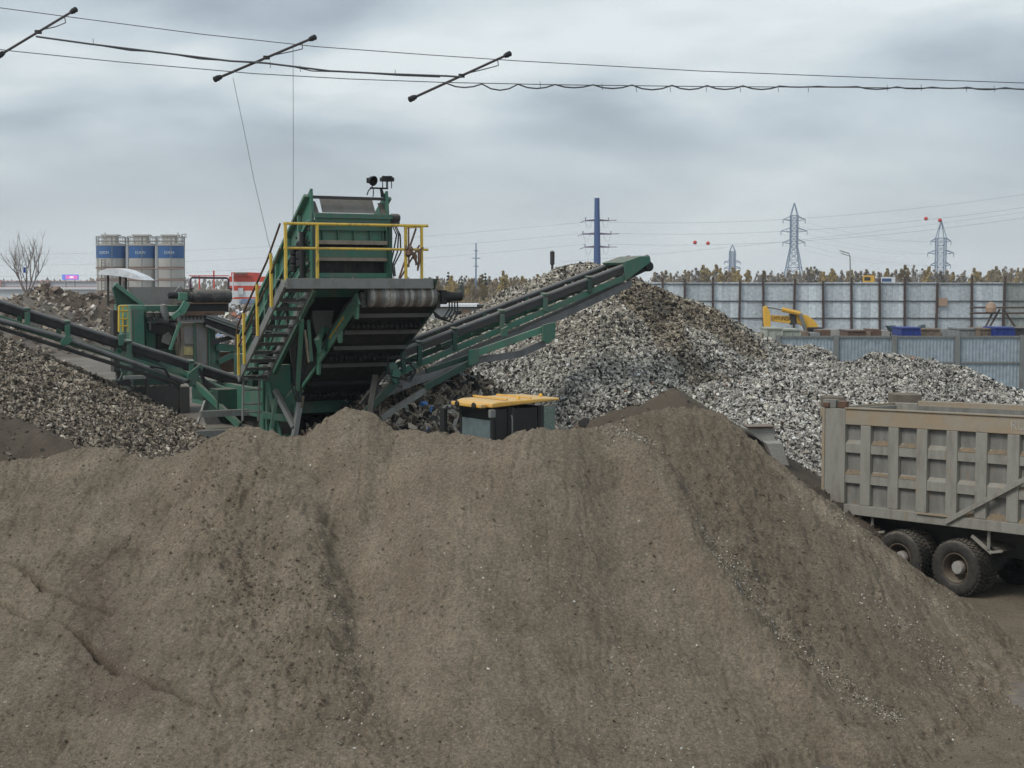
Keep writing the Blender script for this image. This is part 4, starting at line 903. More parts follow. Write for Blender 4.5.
g = MB(); g.tube([C.Q(190.5, 291, .3), C.Q(190.5, 279, .3), C.Q(192, 277.5, .3), C.Q(227, 278, .3), C.Q(228.5, 279.5, .3), C.Q(228.5, 291, .3)], .035, 8); g.build('lifting_frame', plain('purple_grey_steel', (.10, .06, .08), .6), mgo)
pb('drive_box', [(179, 292.5, 188, 300.5, .1, .5)], 'green_l', bevel=.02)
g = MB(); g.lathe(C.Q(179, 295.5, .3), -C.U, [(.03, 0), (.10, .02), (.10, .32), (.03, .34)], 14); g.build('drive_motor', 'black', cr, smooth=True)
g = MB(); g.beam(C.Q(187, 302, .0), C.Q(181, 313, .0), .10, .22); g.beam(C.Q(181, 311, .0), C.Q(172, 318, .0), .10, .16); g.beam(C.Q(180, 322, .0), C.Q(170, 350, .0), .08, .09); g.build('magnet_arm', 'green_l', cr, bevel=.01)
g = MB(); g.beam(C.Q(147, 318, .5), C.Q(182, 320, .5), .06, .06); g.beam(C.Q(147, 322, .5), C.Q(181, 324, .5), .05, .05); g.beam(C.Q(150, 314, .5), C.Q(150, 330, .5), .05, .05); g.build('pipe_rack', 'galv', cr)
g = MB(); g.lathe(C.Q(163, 304, .3), (.15, .1, -1), [(.03, 0), (.10, .03), (.12, .35), (.08, .45), (.08, .62), (.03, .64)], 14); g.build('exhaust', 'galv', cr, smooth=True)
pp('chute', [(147, 320), (156, 325), (180, 326), (174, 338), (150, 332)], .9, 1.6, 'steel_d'); pp('chute_liner', [(163, 336), (169, 332), (172, 337), (169, 345), (162, 342)], .5, .6, 'dust')
for k in range(5):
    MB().tube([C.Q(152 + k * 3, 315 + k, .3), C.Q(156 + k * 3, 322, .2), C.Q(168 + k * 2, 324 + k, .2), C.Q(176, 330 + 3 * k, .3)], .03, 6).build('hydraulic_hose', 'hose', cr)
for k in range(3):
    MB().lathe(C.Q(150 + 7 * k, 318, .35), (0, 0, 1), [(.03, 0), (.11, .02), (.12, .16), (.03, .2)], 10).build('valve_block', 'steel_d', cr)
# running gear
for w in (.5, 2.6):
    t = MB(); (u0, _), (u1, zb) = C.uz(126, 392, w), C.uz(181, 414, w); zb = 2.22
    pr = [(u0 + .35 + .4 * math.cos(a), zb + .42 + .4 * math.sin(a)) for a in np.linspace(math.pi / 2, 1.5 * math.pi, 8)] + [(u1 - .35 + .4 * math.cos(a), zb + .42 + .4 * math.sin(a)) for a in np.linspace(-math.pi / 2, math.pi / 2, 8)]
    t.prism([C.K(a, w, z) for a, z in pr], C.A * .5)
    for u in np.arange(u0 + .2, u1 - .2, .2): t.fbox(C, u, u + .11, w - .02, w + .52, zb - .02, zb + .05); t.fbox(C, u, u + .11, w - .02, w + .52, zb + .80, zb + .85)
    t.build('crawler_track', 'steel_d', cr)
for r in ((180.5, 387, 190, 417, .4, .7), (146, 372, 149, 404, .3, .5), (117, 370, 121, 388, .9, 1.1)):
    pb('support_leg', [r], 'steel_d')
g = MB(); g.beam(C.Q(128, 366, .4), C.Q(118, 386, .4), .10, .12); g.beam(C.Q(121, 366, .4), C.Q(130, 384, .4), .08, .10); g.build('brace', 'green_d', cr)
pb('foot_plate', [(109, 381, 131, 386, .2, .9)], 'black')
pb('footboard', [(124, 376, 146, 379, .2, .5)], 'galv')
# white sheet roof on thin posts behind the hopper
aw = root('white_canopy', P(122, 300, 50), 'curved white sheet canopy on thin posts above the grey crusher hopper', 'canopy')
g = MB(); lens = [(98, 273), (101, 270.5), (108, 268.3), (116, 268.2), (124, 269.8), (132, 273), (139, 276), (145, 280.2), (140, 280), (132, 278.6), (124, 277), (114, 275.6), (104, 275), (99, 274.6)]
g.prism([P(x, y, 49.4) for x, y in lens], (0, 1.4, 0))
g.build('roof_sheet', 'white', aw)
for x, y in ((108, 272), (120, 274), (126, 276)): MB().tube([P(x, y, 50), P(x, 306, 50)], .04, 6).build('post', 'steel_d', aw)

# ================================================================ DUMP TRUCK
T = Frame(P(965, 572, 29), (.8, .6))
tk = root('dump_truck', T.K(0, 1.25, 0), 'large grey dump truck with rust stained ribbed body, its tail behind the brown heap', 'dump truck')
TL = .028
def tk_k(u, w, z): return T.K(u, w, z + TL * (u + 3.1))
class TF(Frame):
    def K(s, u, w, z): return s.O + s.U * u + s.A * w + Vector((0, 0, z + TL * (u + 3.1)))
Tb = TF(P(965, 572, 29), (.8, .6))
BW = 2.5; UE = 3.0
body = MB()
body.fbox(Tb, -3.1, UE, .10, .15, 1.45, 3.45); body.fbox(Tb, -3.1, UE, BW - .15, BW - .10, 1.45, 3.45); body.fbox(Tb, -3.1, UE, .15, BW - .15, 1.42, 1.47); body.fbox(Tb, UE - .06, UE, .15, BW - .15, 1.47, 3.9)
body = body.build('dump_body', 'truck_p', tk)
def tpart(n, a, mat='truck', bevel=.012, fr=Tb, parent=body): return MB().fbox(fr, *a).build(n, mat, parent, bevel=bevel)
tpart('top_rail', (-3.06, UE, 0, .12, 3.17, 3.50), 'truck_r'); tpart('top_rail', (-3.06, UE, BW - .12, BW, 3.17, 3.56), 'truck_r')
tpart('rail_lip', (-3.06, UE, -.03, .13, 3.503, 3.53), 'truck_r', .005)
tpart('rear_post', (-3.66, -3.063, .0, .14, 1.50, 3.50)); tpart('rear_post', (-3.66, -3.063, BW - .14, BW, 1.5, 3.50))
tpart('post_edge', (-3.68, -3.61, -.02, -.002, 1.55, 3.50), 'truck_r', .003)
tpart('tailgate', (-3.70, -3.62, .15, BW - .15, 1.45, 3.45)); tpart('tailgate_beam', (-3.76, -3.70, .0, BW, 3.3, 3.50), 'truck_r')
tpart('hinge_block', (-3.70, -3.35, .02, .16, 3.506, 3.68), 'truck_p', .01); tpart('hinge_block', (-3.32, -3.08, .04, .14, 3.506, 3.66), 'rusty', .02); 
tpart('hinge_block', (-3.66, -3.5, -.03, .02, 3.52, 3.62), 'rusty')
tpart('sill', (-3.06, UE, -.02, .12, 1.28, 1.49)); tpart('sill', (-3.06, UE, BW - .12, BW + .02, 1.28, 1.49))
stk = [-2.52, -1.80, -1.09, -.37, .31, 1.02, 1.72, 2.42]
for u in stk: tpart('stake', (u - .13, u + .13, .0, .098, 1.493, 3.168), 'truck', .012)
ed = [-3.06] + stk + [UE]
for i in range(len(ed) - 1):
    a, b2 = ed[i] + (.132 if i else 0), ed[i + 1] - (.132 if i < len(ed) - 2 else 0)
    for z0 in (2.58, 1.94):
        # sloping-top shelf between the stakes, dirt lying on it
        MB().prism([Tb.K(a, .02, z0), Tb.K(a, .098, z0), Tb.K(a, .098, z0 + .27), Tb.K(a, .02, z0 + .19)], Tb.K(b2, 0, 0) - Tb.K(a, 0, 0)).build('side_rib', 'truck', body, bevel=.006)
    for z0 in ((2.58, 1.94, 1.30)):
        if random.random() < .62:
            q = MB(); n = 9; h = random.uniform(.005, .035) if z0 > 1.5 else random.uniform(.0, .09)
            top_ = [(a + (b2 - a) * k / n, max(.004, h * math.sin(3.14 * k / n) * random.uniform(.5, 1.2))) for k in range(n + 1)]
            base = z0 + .19 if z0 > 1.5 else 1.492
            for (ua, ha), (ub, hb) in zip(top_[:-1], top_[1:]):
                q.add([Tb.K(ua, .012, base + .0), Tb.K(ub, .012, base), Tb.K(ub, .096, base + .07 + hb), Tb.K(ua, .096, base + .07 + ha)], [(0, 1, 2, 3)])
            q.build('settled_sand', MT.setdefault('sand', rough_mat('ochre_sand', (.24, .18, .115), (.17, .14, .105), 9)), body)
MB().beam(Tb.K(-.45, -.05, 1.36), Tb.K(2.6, -.05, 3.05), .05, .10).build('diagonal_bar', 'truck', body, bevel=.008)
tpart('ledge', (-1.15, -.32, -.06, -.022, 1.46, 1.50), 'truck_r', .004)
text_obj('letters', 'RU', .26, Tb.K(1.12, -.004, 3.335), T.U + Vector((0, 0, TL)), (0, 0, 1), plain('worn_white_letters', (.36, .35, .32), .7), body, depth=.002)
# brackets under the body
for u in (-2.62, .22):
    q = MB(); q.beam(T.K(u - .15, .1, 1.22), T.K(u + .28, .15, .93 if u > 0 else .98), .05, .07); q.beam(T.K(u + .28, .15, .95), T.K(u + .50, .18, 1.0), .05, .05); q.beam(T.K(u + .22, .12, 1.0), T.K(u + .22, .12, 1.36), .05, .06)
    q.build('support_bracket', 'truck', tk, bevel=.006)
# chassis
MB().fbox(T, -3.2, 5.4, .75, .85, .78, 1.08).build('chassis_rail', 'steel_d', tk); MB().fbox(T, -3.2, 5.4, 1.65, 1.75, .78, 1.08).build('chassis_rail', 'steel_d', tk)
for u in (-3.1, -1.9, -.65, .9, 2.6, 4.6): MB().fbox(T, u, u + .12, .852, 1.648, .82, 1.04).build('chassis_cross_beam', 'steel_d', tk)
MB().fbox(T, -3.0, 2.9, .5, 2.0, 1.12, 1.40).build('sub_frame', 'steel_d', tk)
MB().lathe(T.K(1.1, .95, .66), T.U, [(.05, 0), (.20, .02), (.22, .1), (.22, .7), (.20, .78), (.05, .8)], 20).build('air_tank', 'steel_d', tk, smooth=True)
MB().fbox(T, 1.6, 2.4, .25, .75, .45, .95).build('battery_box', 'steel_d', tk, bevel=.03)
q = MB(); q.prism([T.K(-3.4, .2, .5), T.K(-3.4, .7, .5), T.K(-3.4, .7, 1.1), T.K(-3.4, .2, 1.1)], T.U * .02); q.build('mud_flap', 'rubber', tk)
def wheel(u, w, sgn, parent, dual=True, top=.55):
    """sgn -1: outer face looks to the camera side"""
    rt = bpy.data.objects.new('wheel', None); c = T.K(u, w, top); link(rt, parent, c); ax = T.A * (-sgn)
    ax = -ax if sgn > 0 else ax
    out = T.A * sgn                          # outward direction
    tyre = MB(); prof = [(.30, .02), (.33, .055), (.40, .075), (.48, .07), (.525, .045), (.548, .01), (.55, -.03), (.55, -.21), (.545, -.24), (.52, -.27), (.46, -.29), (.36, -.28), (.30, -.25)]
    tyre.lathe(c, out, prof, 48)
    ty = tyre.build('tyre', 'tyre', rt, smooth=True)
    lug = MB(); ex = out.cross(Vector((0, 0, 1)))
    for k in range(40):
        a = k / 40 * 6.2832; rad = ex * math.cos(a) + Vector((0, 0, 1)) * math.sin(a); tan = -ex * math.sin(a) + Vector((0, 0, 1)) * math.cos(a)
        for o0, s_, sh in ((.0, .075, 0), (-.10, .07, .5), (-.20, .075, 0)):
            a2 = a + sh * 6.2832 / 40; rad2 = ex * math.cos(a2) + Vector((0, 0, 1)) * math.sin(a2); tan2 = -ex * math.sin(a2) + Vector((0, 0, 1)) * math.cos(a2)
            lug.box(c + rad2 * .553 + out * (o0 - .015), .052, s_, .03, tan2, out, rad2)
    lug.build('tread', 'tyre', ty)
    rim = MB(); rim.lathe(c, out, [(.305, -.02), (.305, .03), (.285, .035), (.275, .0), (.265, -.15), (.24, -.20), (.16, -.21), (.14, -.10), (.02, -.10)], 36); rim = rim.build('rim', 'rim', rt, smooth=True)
    h = MB(); h.lathe(c, out, [(.135, -.15), (.13, -.03), (.115, -.01), (.04, -.005), (.01, -.01)], 28); h.build('hub', 'hub', rt, smooth=True)
    for k in range(10):
        a = k / 10 * 6.2832; p = c + (ex * math.cos(a) + Vector((0, 0, 1)) * math.sin(a)) * .185 - out * .13
        MB().lathe(p, out, [(.018, 0), (.018, .03), (.008, .035)], 6).build('wheel_nut', 'steel_d', rt)
    if dual:
        t2 = MB(); t2.lathe(c - out * .33, out, prof, 40); t2.build('inner_tyre', 'tyre', rt, smooth=True)
        l2 = MB()
        for k in range(40):
            a = k / 40 * 6.2832; rad = ex * math.cos(a) + Vector((0, 0, 1)) * math.sin(a); tan = -ex * math.sin(a) + Vector((0, 0, 1)) * math.cos(a)
            l2.box(c - out * .44 + rad * .553, .055, .24, .03, tan, out, rad)
        l2.build('inner_tread', 'tyre', rt)
    return rt
for u in (-.22, -1.60):
    wheel(u, .02, -1, tk); wheel(u, BW - .02, 1, tk)
    MB().lathe(T.K(u, .4, .55), T.A, [(.03, 0), (.10, .02), (.11, .6), (.2, .75), (.2, .95), (.11, 1.1), (.10, 1.68), (.03, 1.7)], 16).build('axle', 'steel_d', tk)
wheel(4.35, .06, -1, tk, False); wheel(4.35, BW - .06, 1, tk, False)
q = MB(); q.prism([T.K(-.0, .2, 1.16), T.K(.62, .2, .95), T.K(.66, .2, .98), T.K(.0, .2, 1.2)], T.A * .5); q.build('mudguard', 'steel_d', tk)
# cab (outside the photograph's frame, in front of the body)
cb2 = MB(); pr = [(3.3, .9), (5.5, .9), (5.55, 1.7), (5.25, 2.9), (3.3, 2.95)]; cb2.prism([T.K(u, .08, z) for u, z in pr], T.A * 2.34); cabt = cb2.build('cab', 'ochre', tk, bevel=.06)
MB().prism([T.K(u, .06, z) for u, z in ((4.2, 1.9), (5.3, 1.9), (5.1, 2.7), (4.2, 2.7))], T.A * .015).build('side_window', 'glass', cabt)
MB().prism([T.K(5.53, .25, 1.8), T.K(5.53, 2.25, 1.8), T.K(5.30, 2.25, 2.75), T.K(5.30, .25, 2.75)], T.U * .03).build('windscreen', 'glass', cabt)
MB().fbox(T, 5.3, 5.7, .1, 2.4, .45, .85).build('bumper', 'steel_d', tk, bevel=.04)

# ================================================================ WHEEL LOADER (only its cab shows above the heap)
ph = R(34); L0 = P(492, 410, 30.6)
Lf = Frame(L0, (math.sin(ph), math.cos(ph)))     # A points away to the right-back along the left face normal plane
# right face runs along +U' ; build the frame so that U is the right face direction
Lf.U = Vector((math.cos(ph), math.sin(ph), 0)); Lf.A = Vector((-math.sin(ph), math.cos(ph), 0))
wl = root('wheel_loader', Lf.K(.8, .7, 0), 'wheel loader with yellow roofed glazed cab showing above the foreground heap', 'wheel loader')
def lf(n, a, mat, parent=wl, bevel=.01): return MB().fbox(Lf, *a).build(n, mat, parent, bevel=bevel)
zr = 3.68
cabo = lf('cab', (0.03, 1.5, .03, 1.3, 2.1, 2.35), 'steel_d')
for a in ((.02, .10, .02, .10), (1.16, 1.28, .0, .1), (.02, .1, 1.2, 1.3), (1.5, 1.58, 1.2, 1.3), (.40, .50, .0, .06)):
    lf('pillar', (*a, 2.3, zr - .10), 'black', cabo)
lf('side_window', (.11, .39, .03, .045, 2.55, zr - .13), 'glass', cabo, 0); lf('side_window', (.51, 1.15, .03, .045, 2.35, zr - .13), 'glass', cabo, 0)
lf('side_window', (.11, 1.49, 1.25, 1.265, 2.35, zr - .13), 'glass', cabo, 0)
lf('rear_window', (1.545, 1.56, .11, 1.19, 2.55, zr - .15), 'glass', cabo, 0)
lf('windscreen', (.04, .055, .11, 1.19, 3.33, zr - .14), 'glass', cabo, 0); lf('cab_panel', (.02, .05, .11, 1.19, 2.4, 3.32), MT.setdefault('palegl', plain('pale_lower_pane', (.13, .17, .18), .12)), cabo)
lf('seat', (.7, 1.0, .5, 1.0, 2.35, 3.2), 'black', cabo, .05)
lf('pillar_panel', (1.30, 1.60, .0, .05, 2.3, zr - .12), paint('mottled_green_glass', (.10, .16, .14), (.30, .32, .28), amount=.7, streak=1, scale=7, rough=.3), cabo, .03)
rf = MB(); rf.prism([Lf.K(-.04, -.05, zr - .09), Lf.K(1.66, -.05, zr - .0), Lf.K(1.68, -.05, zr + .05), Lf.K(1.2, -.05, zr + .06), Lf.K(.1, -.05, zr + .03), Lf.K(-.04, -.05, zr + .0)], Lf.A * 1.36); rf = rf.build('cab_roof', 'roofy', wl, bevel=.03)
for u in (.35, .95): MB().fbox(Lf, u, u + .04, .0, 1.28, zr + .055, zr + .085).build('roof_rib', 'roofy', rf)
for u in (.5, 1.22): MB().fbox(Lf, u, u + .03, -.01, .02, 2.5, zr - .1).build('door_seam', 'steel_d', cabo)
MB().tube([Lf.K(.46, -.03, 2.9), Lf.K(.46, -.06, 3.0), Lf.K(.46, -.06, 3.35), Lf.K(.46, -.03, 3.42)], .014, 6).build('grab_rail', 'galv', cabo)
MB().fbox(Lf, -.2, -.045, .12, 1.28, zr - .1, zr - .02).build('roof_visor', 'roofy', rf, bevel=.02)
for u, w in ((.72, .0), (1.5, .3)): MB().lathe(Lf.K(u, w + .1, zr + .06), (0, 0, 1), [(.04, 0), (.04, .03), (.03, .06), (.01, .065)], 12).build('beacon', 'ochre', rf)
MB().fbox(Lf, -.12, .0, -.14, -.04, zr - .28, zr - .12).build('work_lamp', 'galv', rf, bevel=.01)
for w in (.35, 1.0):
    MB().lathe(Lf.K(-.2, w, zr - .06), -Lf.U, [(.06, 0), (.07, .03), (.05, .05)], 12).build('work_lamp', 'black', rf)
mi = MB(); mi.fbox(Lf, -.30, -.20, 1.40, 1.58, 3.0, 3.50); mi = mi.build('mirror', 'black', wl, bevel=.02); MB().tube([Lf.K(-.25, 1.45, 3.5), Lf.K(-.1, 1.35, 3.5), Lf.K(.05, 1.2, 3.4)], .015, 6).build('mirror_arm', 'black', mi)
eb = MB(); eb.prism([Lf.K(1.6, .0, 1.0), Lf.K(4.0, .0, 1.0), Lf.K(4.0, .0, 1.9), Lf.K(3.6, .0, 2.25), Lf.K(1.6, .0, 2.3)], Lf.A * 1.3); eb.build('engine_hood', 'ochre', wl, bevel=.06)
MB().fbox(Lf, -1.6, 1.6, .2, 1.1, .9, 2.1).build('frame', 'ochre', wl, bevel=.04)
for w in (.1, 1.1): MB().beam(Lf.K(-.6, w, 1.9), Lf.K(-2.6, w, .7), .14, .35).build('lift_arm', 'ochre', wl, bevel=.03)
bk_ = MB(); bk_.prism([Lf.K(u, -.75, z) for u, z in ((-2.5, 1.3), (-2.6, .45), (-3.0, .2), (-3.8, .15), (-3.8, .2), (-3.05, .3), (-2.72, .55), (-2.62, 1.3))], Lf.A * 2.8); bk_.build('bucket', 'steel_d', wl)
for u in (-.9, 2.6):
    for w, sg in ((-.55, -1), (1.3, 1)):
        c = Lf.K(u, w + (.55 if sg < 0 else 0) , .78)
        rt = bpy.data.objects.new('wheel', None); link(rt, wl, c)
        MB().lathe(c, Lf.A * sg, [(.40, 0), (.45, .45), (.70, .5), (.78, .42), (.78, .08), (.70, .0)], 32).build('tyre', 'tyre', rt, smooth=True)
        MB().lathe(c, Lf.A * sg, [(.05, .3), (.3, .3), (.40, .44), (.42, .46), (.42, .40), (.05, .1)], 24).build('rim', 'ochre', rt, smooth=True)
# ================================================================ BACKGROUND
def gz(x, y): return float(ground_z(np.array([x]), np.array([y]))[0])
def G(px, d):
    p = P(px, 400, d); p.z = gz(p.x, p.y); return p
# --- near corrugated fence
NF = Frame((P(1024, 390, 87).x, 87), (0, 1))
def zat(py, d): return CAM_H - (py - 285) * d / F_PX
x0f, x1f = P(770, 390, 87).x, P(1150, 390, 87).x
fen = root('corrugated_fence', (x0f, 87, 0), 'low blue grey corrugated sheet fence right behind the white rubble heap', 'fence')
posts = [P(p, 390, 87).x for p in (777, 835, 893, 956, 1021, 1086, 1150)]
for i in range(len(posts) - 1):
    a, b_ = posts[i], posts[i + 1]; n = int((b_ - a) / .05); xs = np.linspace(a + .05, b_ - .05, n)
    g = MB(); z0, z1 = .1, zat(337.5, 87); pts = [(x, 87 + .011 * (1 if (j // 2) % 2 else -1)) for j, x in enumerate(xs)]
    vs = [Vector((x, y, z0)) for x, y in pts] + [Vector((x, y, z1)) for x, y in pts]
    sh_ = .88 + .16 * random.random()
    g.add(vs, [(j, j + 1, n + j + 1, n + j) for j in range(n - 1)], (.28 * sh_, .335 * sh_, .375 * sh_))
    vs2 = [v + Vector((0, .01, 0)) for v in vs]; g.add(vs2, [(j, j + 1, n + j + 1, n + j) for j in range(n - 1)], (.2, .25, .29))
    g.build('sheet_panel', 'clad', fen, tint=True)
    for zz in (zat(336.5, 87), zat(362.5, 87)): MB().fbox(Frame((0, 86.93), (0, 1)), a + .05, b_ - .05, -.02, .03, zz - .05, zz + .05).build('fence_rail', 'galv', fen)
for x in posts: MB().fbox(Frame((0, 86.9), (0, 1)), x - .14, x + .14, -.06, .1, 0, zat(335, 87)).build('fence_post', 'galv', fen)
# --- tall patchwork fence behind
DF = 165
fn2 = root('sheet_fence', (P(840, 300, DF).x, DF, 0), 'tall patched grey blue metal sheet fence on rusty posts, running along the right horizon', 'fence')
pxs = [640, 662, 684.7, 713, 739, 764, 793.6, 823.6, 851.7, 880, 904.7, 936, 971.8, 1003, 1035, 1068, 1100]
ptop = [278, 278, 279, 277, 281, 281, 279, 281, 277.5, 279, 277, 283, 275.5, 276.5, 277, 278, 278]
PX = [P(p, 300, DF).x for p in pxs]
for i in range(len(PX) - 1):
    a, b_ = PX[i], PX[i + 1]; g = MB(); zt = zat(282.3 + random.uniform(-.3, .4), DF); k = random.choice((2, 3, 3, 4)); cuts = [a + (b_ - a) * j / k for j in range(k + 1)]
    for j in range(k):
        s_ = random.uniform(.78, 1.18); base = (.54 * s_, .60 * s_, .64 * s_) if i < 13 else (.32 * s_, .35 * s_, .335 * s_)
        for (za, zb) in ((0, zat(318, DF)), (zat(318, DF), zat(301, DF)), (zat(301, DF), zt)):
            s2_ = random.uniform(.9, 1.1); w0 = cuts[j] + .002; g.fbox(Frame((0, DF), (0, 1)), cuts[j] + .01, cuts[j + 1] - .01, random.uniform(0, .04), .1, za + .01, zb - .01, tuple(x * s2_ for x in base))
    g.build('sheet_panel', 'clad', fn2, tint=True)
    for py in (284, 301, 318): MB().fbox(Frame((0, DF), (0, 1)), a + .1, b_ - .1, -.10, -.02, zat(py, DF) - .05, zat(py, DF) + .05).build('fence_rail', 'rail_r' if False else 'steel_d', fn2)
for x, t in zip(PX, ptop):
    q = MB(); q.beam((x, DF - .2, 0), (x + random.uniform(-.15, .15), DF - .2, zat(t, DF)), .34, .2, up=Vector((1, 0, 0))); q.build('fence_post', 'post_r' if 'post_r' in MT else MT.setdefault('post_r', paint('dark_rusty_post', (.05, .03, .025), (.09, .05, .035), amount=.5)), fn2)
for (px, py, w, h) in ((943, 302, 9, 8), (937, 311, 3, 4), (990, 307.5, 6, 8)):   # rusty patches on the sheets
    p = P(px, py, DF - .3); MB().box(p, w * .11, .02, h * .11).build('rust_patch', 'rusty_pale' if 'rusty_pale' in MT else MT.setdefault('rusty_pale', paint('pale_rust_patch', (.34, .23, .16), (.3, .22, .17))), fn2)
# --- pipe frame with legs at the far right
fr_ = root('pipe_frame', P(985, 320, 140), 'dark pipe frame with splayed legs standing before the tall sheet fence', 'pipe frame')
q = MB()
for y in (307.5, 313): q.tube([P(970, y, 140), P(1030, y, 140)], .10, 6)
q.build('cross_pipe', 'post_r', fr_)
for a, b_ in (((1000, 309), (989, 328)), ((1003, 309), (1016, 328)), ((1003, 309), (1003, 328)), ((992, 314), (985, 328))): MB().tube([P(*a, 140), P(*b_, 140)], .10, 6).build('leg', 'post_r', fr_)
MB().lathe(P(991, 312, 139.7), (0, 0, 1), [(.05, -.1), (.45, 0), (.5, .4), (.4, .8), (.1, .95)], 12).build('rusty_drum', 'rusty_pale', fr_)
# --- row of things just behind the near fence
def blk(name, x0, x1, y0, y1, mat, label, cat, d=100, dep=2.5, group=None):
    rt = root(name, G((x0 + x1) / 2, d), label, cat, group); F_ = Frame((0, d), (0, 1)); u0, z1 = P(x0, y0, d).x, zat(y0, d); u1 = P(x1, y0, d).x
    MB().fbox(F_, u0, u1, 0, dep, 0.0, z1).build('body', mat, rt, bevel=.03)
    n = max(2, int((u1 - u0) / .9))
    for k in range(n + 1):
        x = u0 + (u1 - u0) * k / n; MB().fbox(F_, x - .05, x + .05, -.07, -.003, 0, z1 - .1).build('rib', mat, rt)
    MB().fbox(F_, u0 - .04, u1 + .04, -.08, dep + .05, z1, z1 + .09).build('top_edge', mat, rt)
    return rt
MT['creamc'] = rough_mat('pale_green_concrete', (.33, .36, .31), (.42, .44, .38), 1.0); MT['bluec'] = plain('blue_skip_paint', (.012, .035, .22), .5)
MT['brownc'] = rough_mat('brown_stack', (.16, .12, .09), (.26, .20, .15), 2); MT['greyc'] = rough_mat('grey_stack', (.20, .22, .22), (.28, .29, .28), 2)
blk('concrete_wall', 767, 782, 329.2, 337, 'creamc', 'pale cream concrete block left of the low wall behind the corrugated fence', 'concrete block', 93)
blk('concrete_wall', 782.5, 800, 330.5, 337, 'creamc', 'pale greenish concrete block just under the yellow excavator boom', 'concrete block', 94)
blk('skip_container', 902, 920, 328.8, 336, 'bluec', 'bright blue skip behind the fence, left one of the two', 'skip', 96)
blk('skip_container', 996, 1014, 328.6, 336, 'bluec', 'bright blue skip behind the fence near the right edge', 'skip', 96)
blk('scrap_box', 922, 940, 330, 336, 'brownc', 'rusty brown open box beside the left blue skip', 'metal box', 97)
blk('scrap_box', 980, 995, 329.5, 336, 'brownc', 'rusty brown box left of the right blue skip', 'metal box', 97)
blk('scrap_box', 848, 866, 331.5, 336, 'rusty', 'low dark rusty box in the middle of the stacks behind the fence', 'metal box', 97)
blk('scrap_box', 1014.5, 1040, 329, 336, 'steel_d', 'dark steel box at the right edge behind the fence', 'metal box', 98)
blk('scrap_box', 959, 978, 329.5, 336, 'greyc', 'light grey box between brown boxes behind the fence', 'metal box', 98)
F_ = Frame((0, 108), (0, 1)); rw = root('stacked_panels', G(870, 108), 'long low stack of grey panels and planks behind the corrugated fence', 'panel stack')
for i in range(16):
    a = 800 + i * 10.2; p = P(a, 330, 108).x; w = random.uniform(.5, .8); h = zat(random.uniform(329, 333), 108)
    MB().fbox(F_, p, p + w, 0, 2.5, 0, h).build('panel_bundle', random.choice(('greyc', 'greyc', 'brownc', 'concrete', 'rusty')), rw)
for (pts, nm, lb) in (([(888, 326), (895, 325.5), (900, 329), (905, 332), (892, 332)], 'tarpaulin', 'dark crumpled tarpaulin peak left of the left blue skip'), ([(918, 328), (925, 324.5), (927, 332), (918, 332)], 'tarpaulin', 'small dark tarpaulin peak right of the left blue skip'), ([(1005, 329), (1010, 326.5), (1014, 329), (1013, 331)], 'tarpaulin', 'small dark heap on the right blue skip')):
    o = MB().prism([P(x, y, 99) for x, y in pts], (0, .8, 0)).build(nm, plain('dark_tarpaulin', (.05, .08, .09), .6)); tag(o, lb, 'tarpaulin')
# --- excavator behind the fence: boom and stick raised over it
ex = root('excavator', G(815, 125), 'yellow excavator whose folded arm rises behind the fence', 'excavator')
DE = 125
def ep(name, pix, w=.6, mat='ochre', off=0, parent=ex, bevel=.04):
    return MB().prism([P(x, y, DE + off) for x, y in pix], (0, w, 0)).build(name, mat, parent, bevel=bevel)
bm_ = ep('boom', [(772, 315), (790, 316.2), (800, 313.5), (808, 315.5), (815, 321), (820, 329), (821, 336), (808, 336), (804, 327), (796, 322), (788, 323.5), (773, 321.5)])
ep('arm', [(763.5, 307), (766.5, 305.5), (769, 310), (771, 316), (770.5, 332), (765, 332), (763.8, 318)], .5, off=-.3)
ep('boom_joint', [(790, 314), (796, 313), (797, 324), (791, 325)], .7, 'steel_d', -.05)
MB().tube([P(767, 306.5, DE - .2), P(783, 309.5, DE - .2)], .11, 8).build('cylinder_rod', 'silver', ex); MB().tube([P(782, 309.3, DE - .2), P(800, 313.5, DE - .2)], .20, 8).build('hydraulic_cylinder', 'ochre', ex)
MB().tube([P(800, 314, DE - .35), P(806, 332, DE - .35)], .16, 8).build('boom_cylinder', 'galv', ex)
text_obj('letters', 'HYUNDAI', .46, P(783, 318.6, DE - .02), (1, 0, -.05), (0, 0, 1), 'black', ex, depth=.01, width=1.5)
q = G(822, DE); Fe = Frame((q.x, DE - .6), (0, 1))
MB().fbox(Fe, -1.2, 2.6, 0, 2.6, 1.1, 2.3).build('upper_body', 'ochre', ex, bevel=.1)
MB().fbox(Fe, -1.3, .0, .0, 1.0, 1.3, 2.6).build('operator_cab', 'glass', ex, bevel=.08)
for w in (-.2, 2.2):
    MB().prism([Fe.K(u, w, z) for u, z in ((-2, .4), (-1.7, 0.02), (2.3, .02), (2.6, .4), (2.3, .85), (-1.7, .85))], (0, .6, 0)).build('crawler_track', 'steel_d', ex)

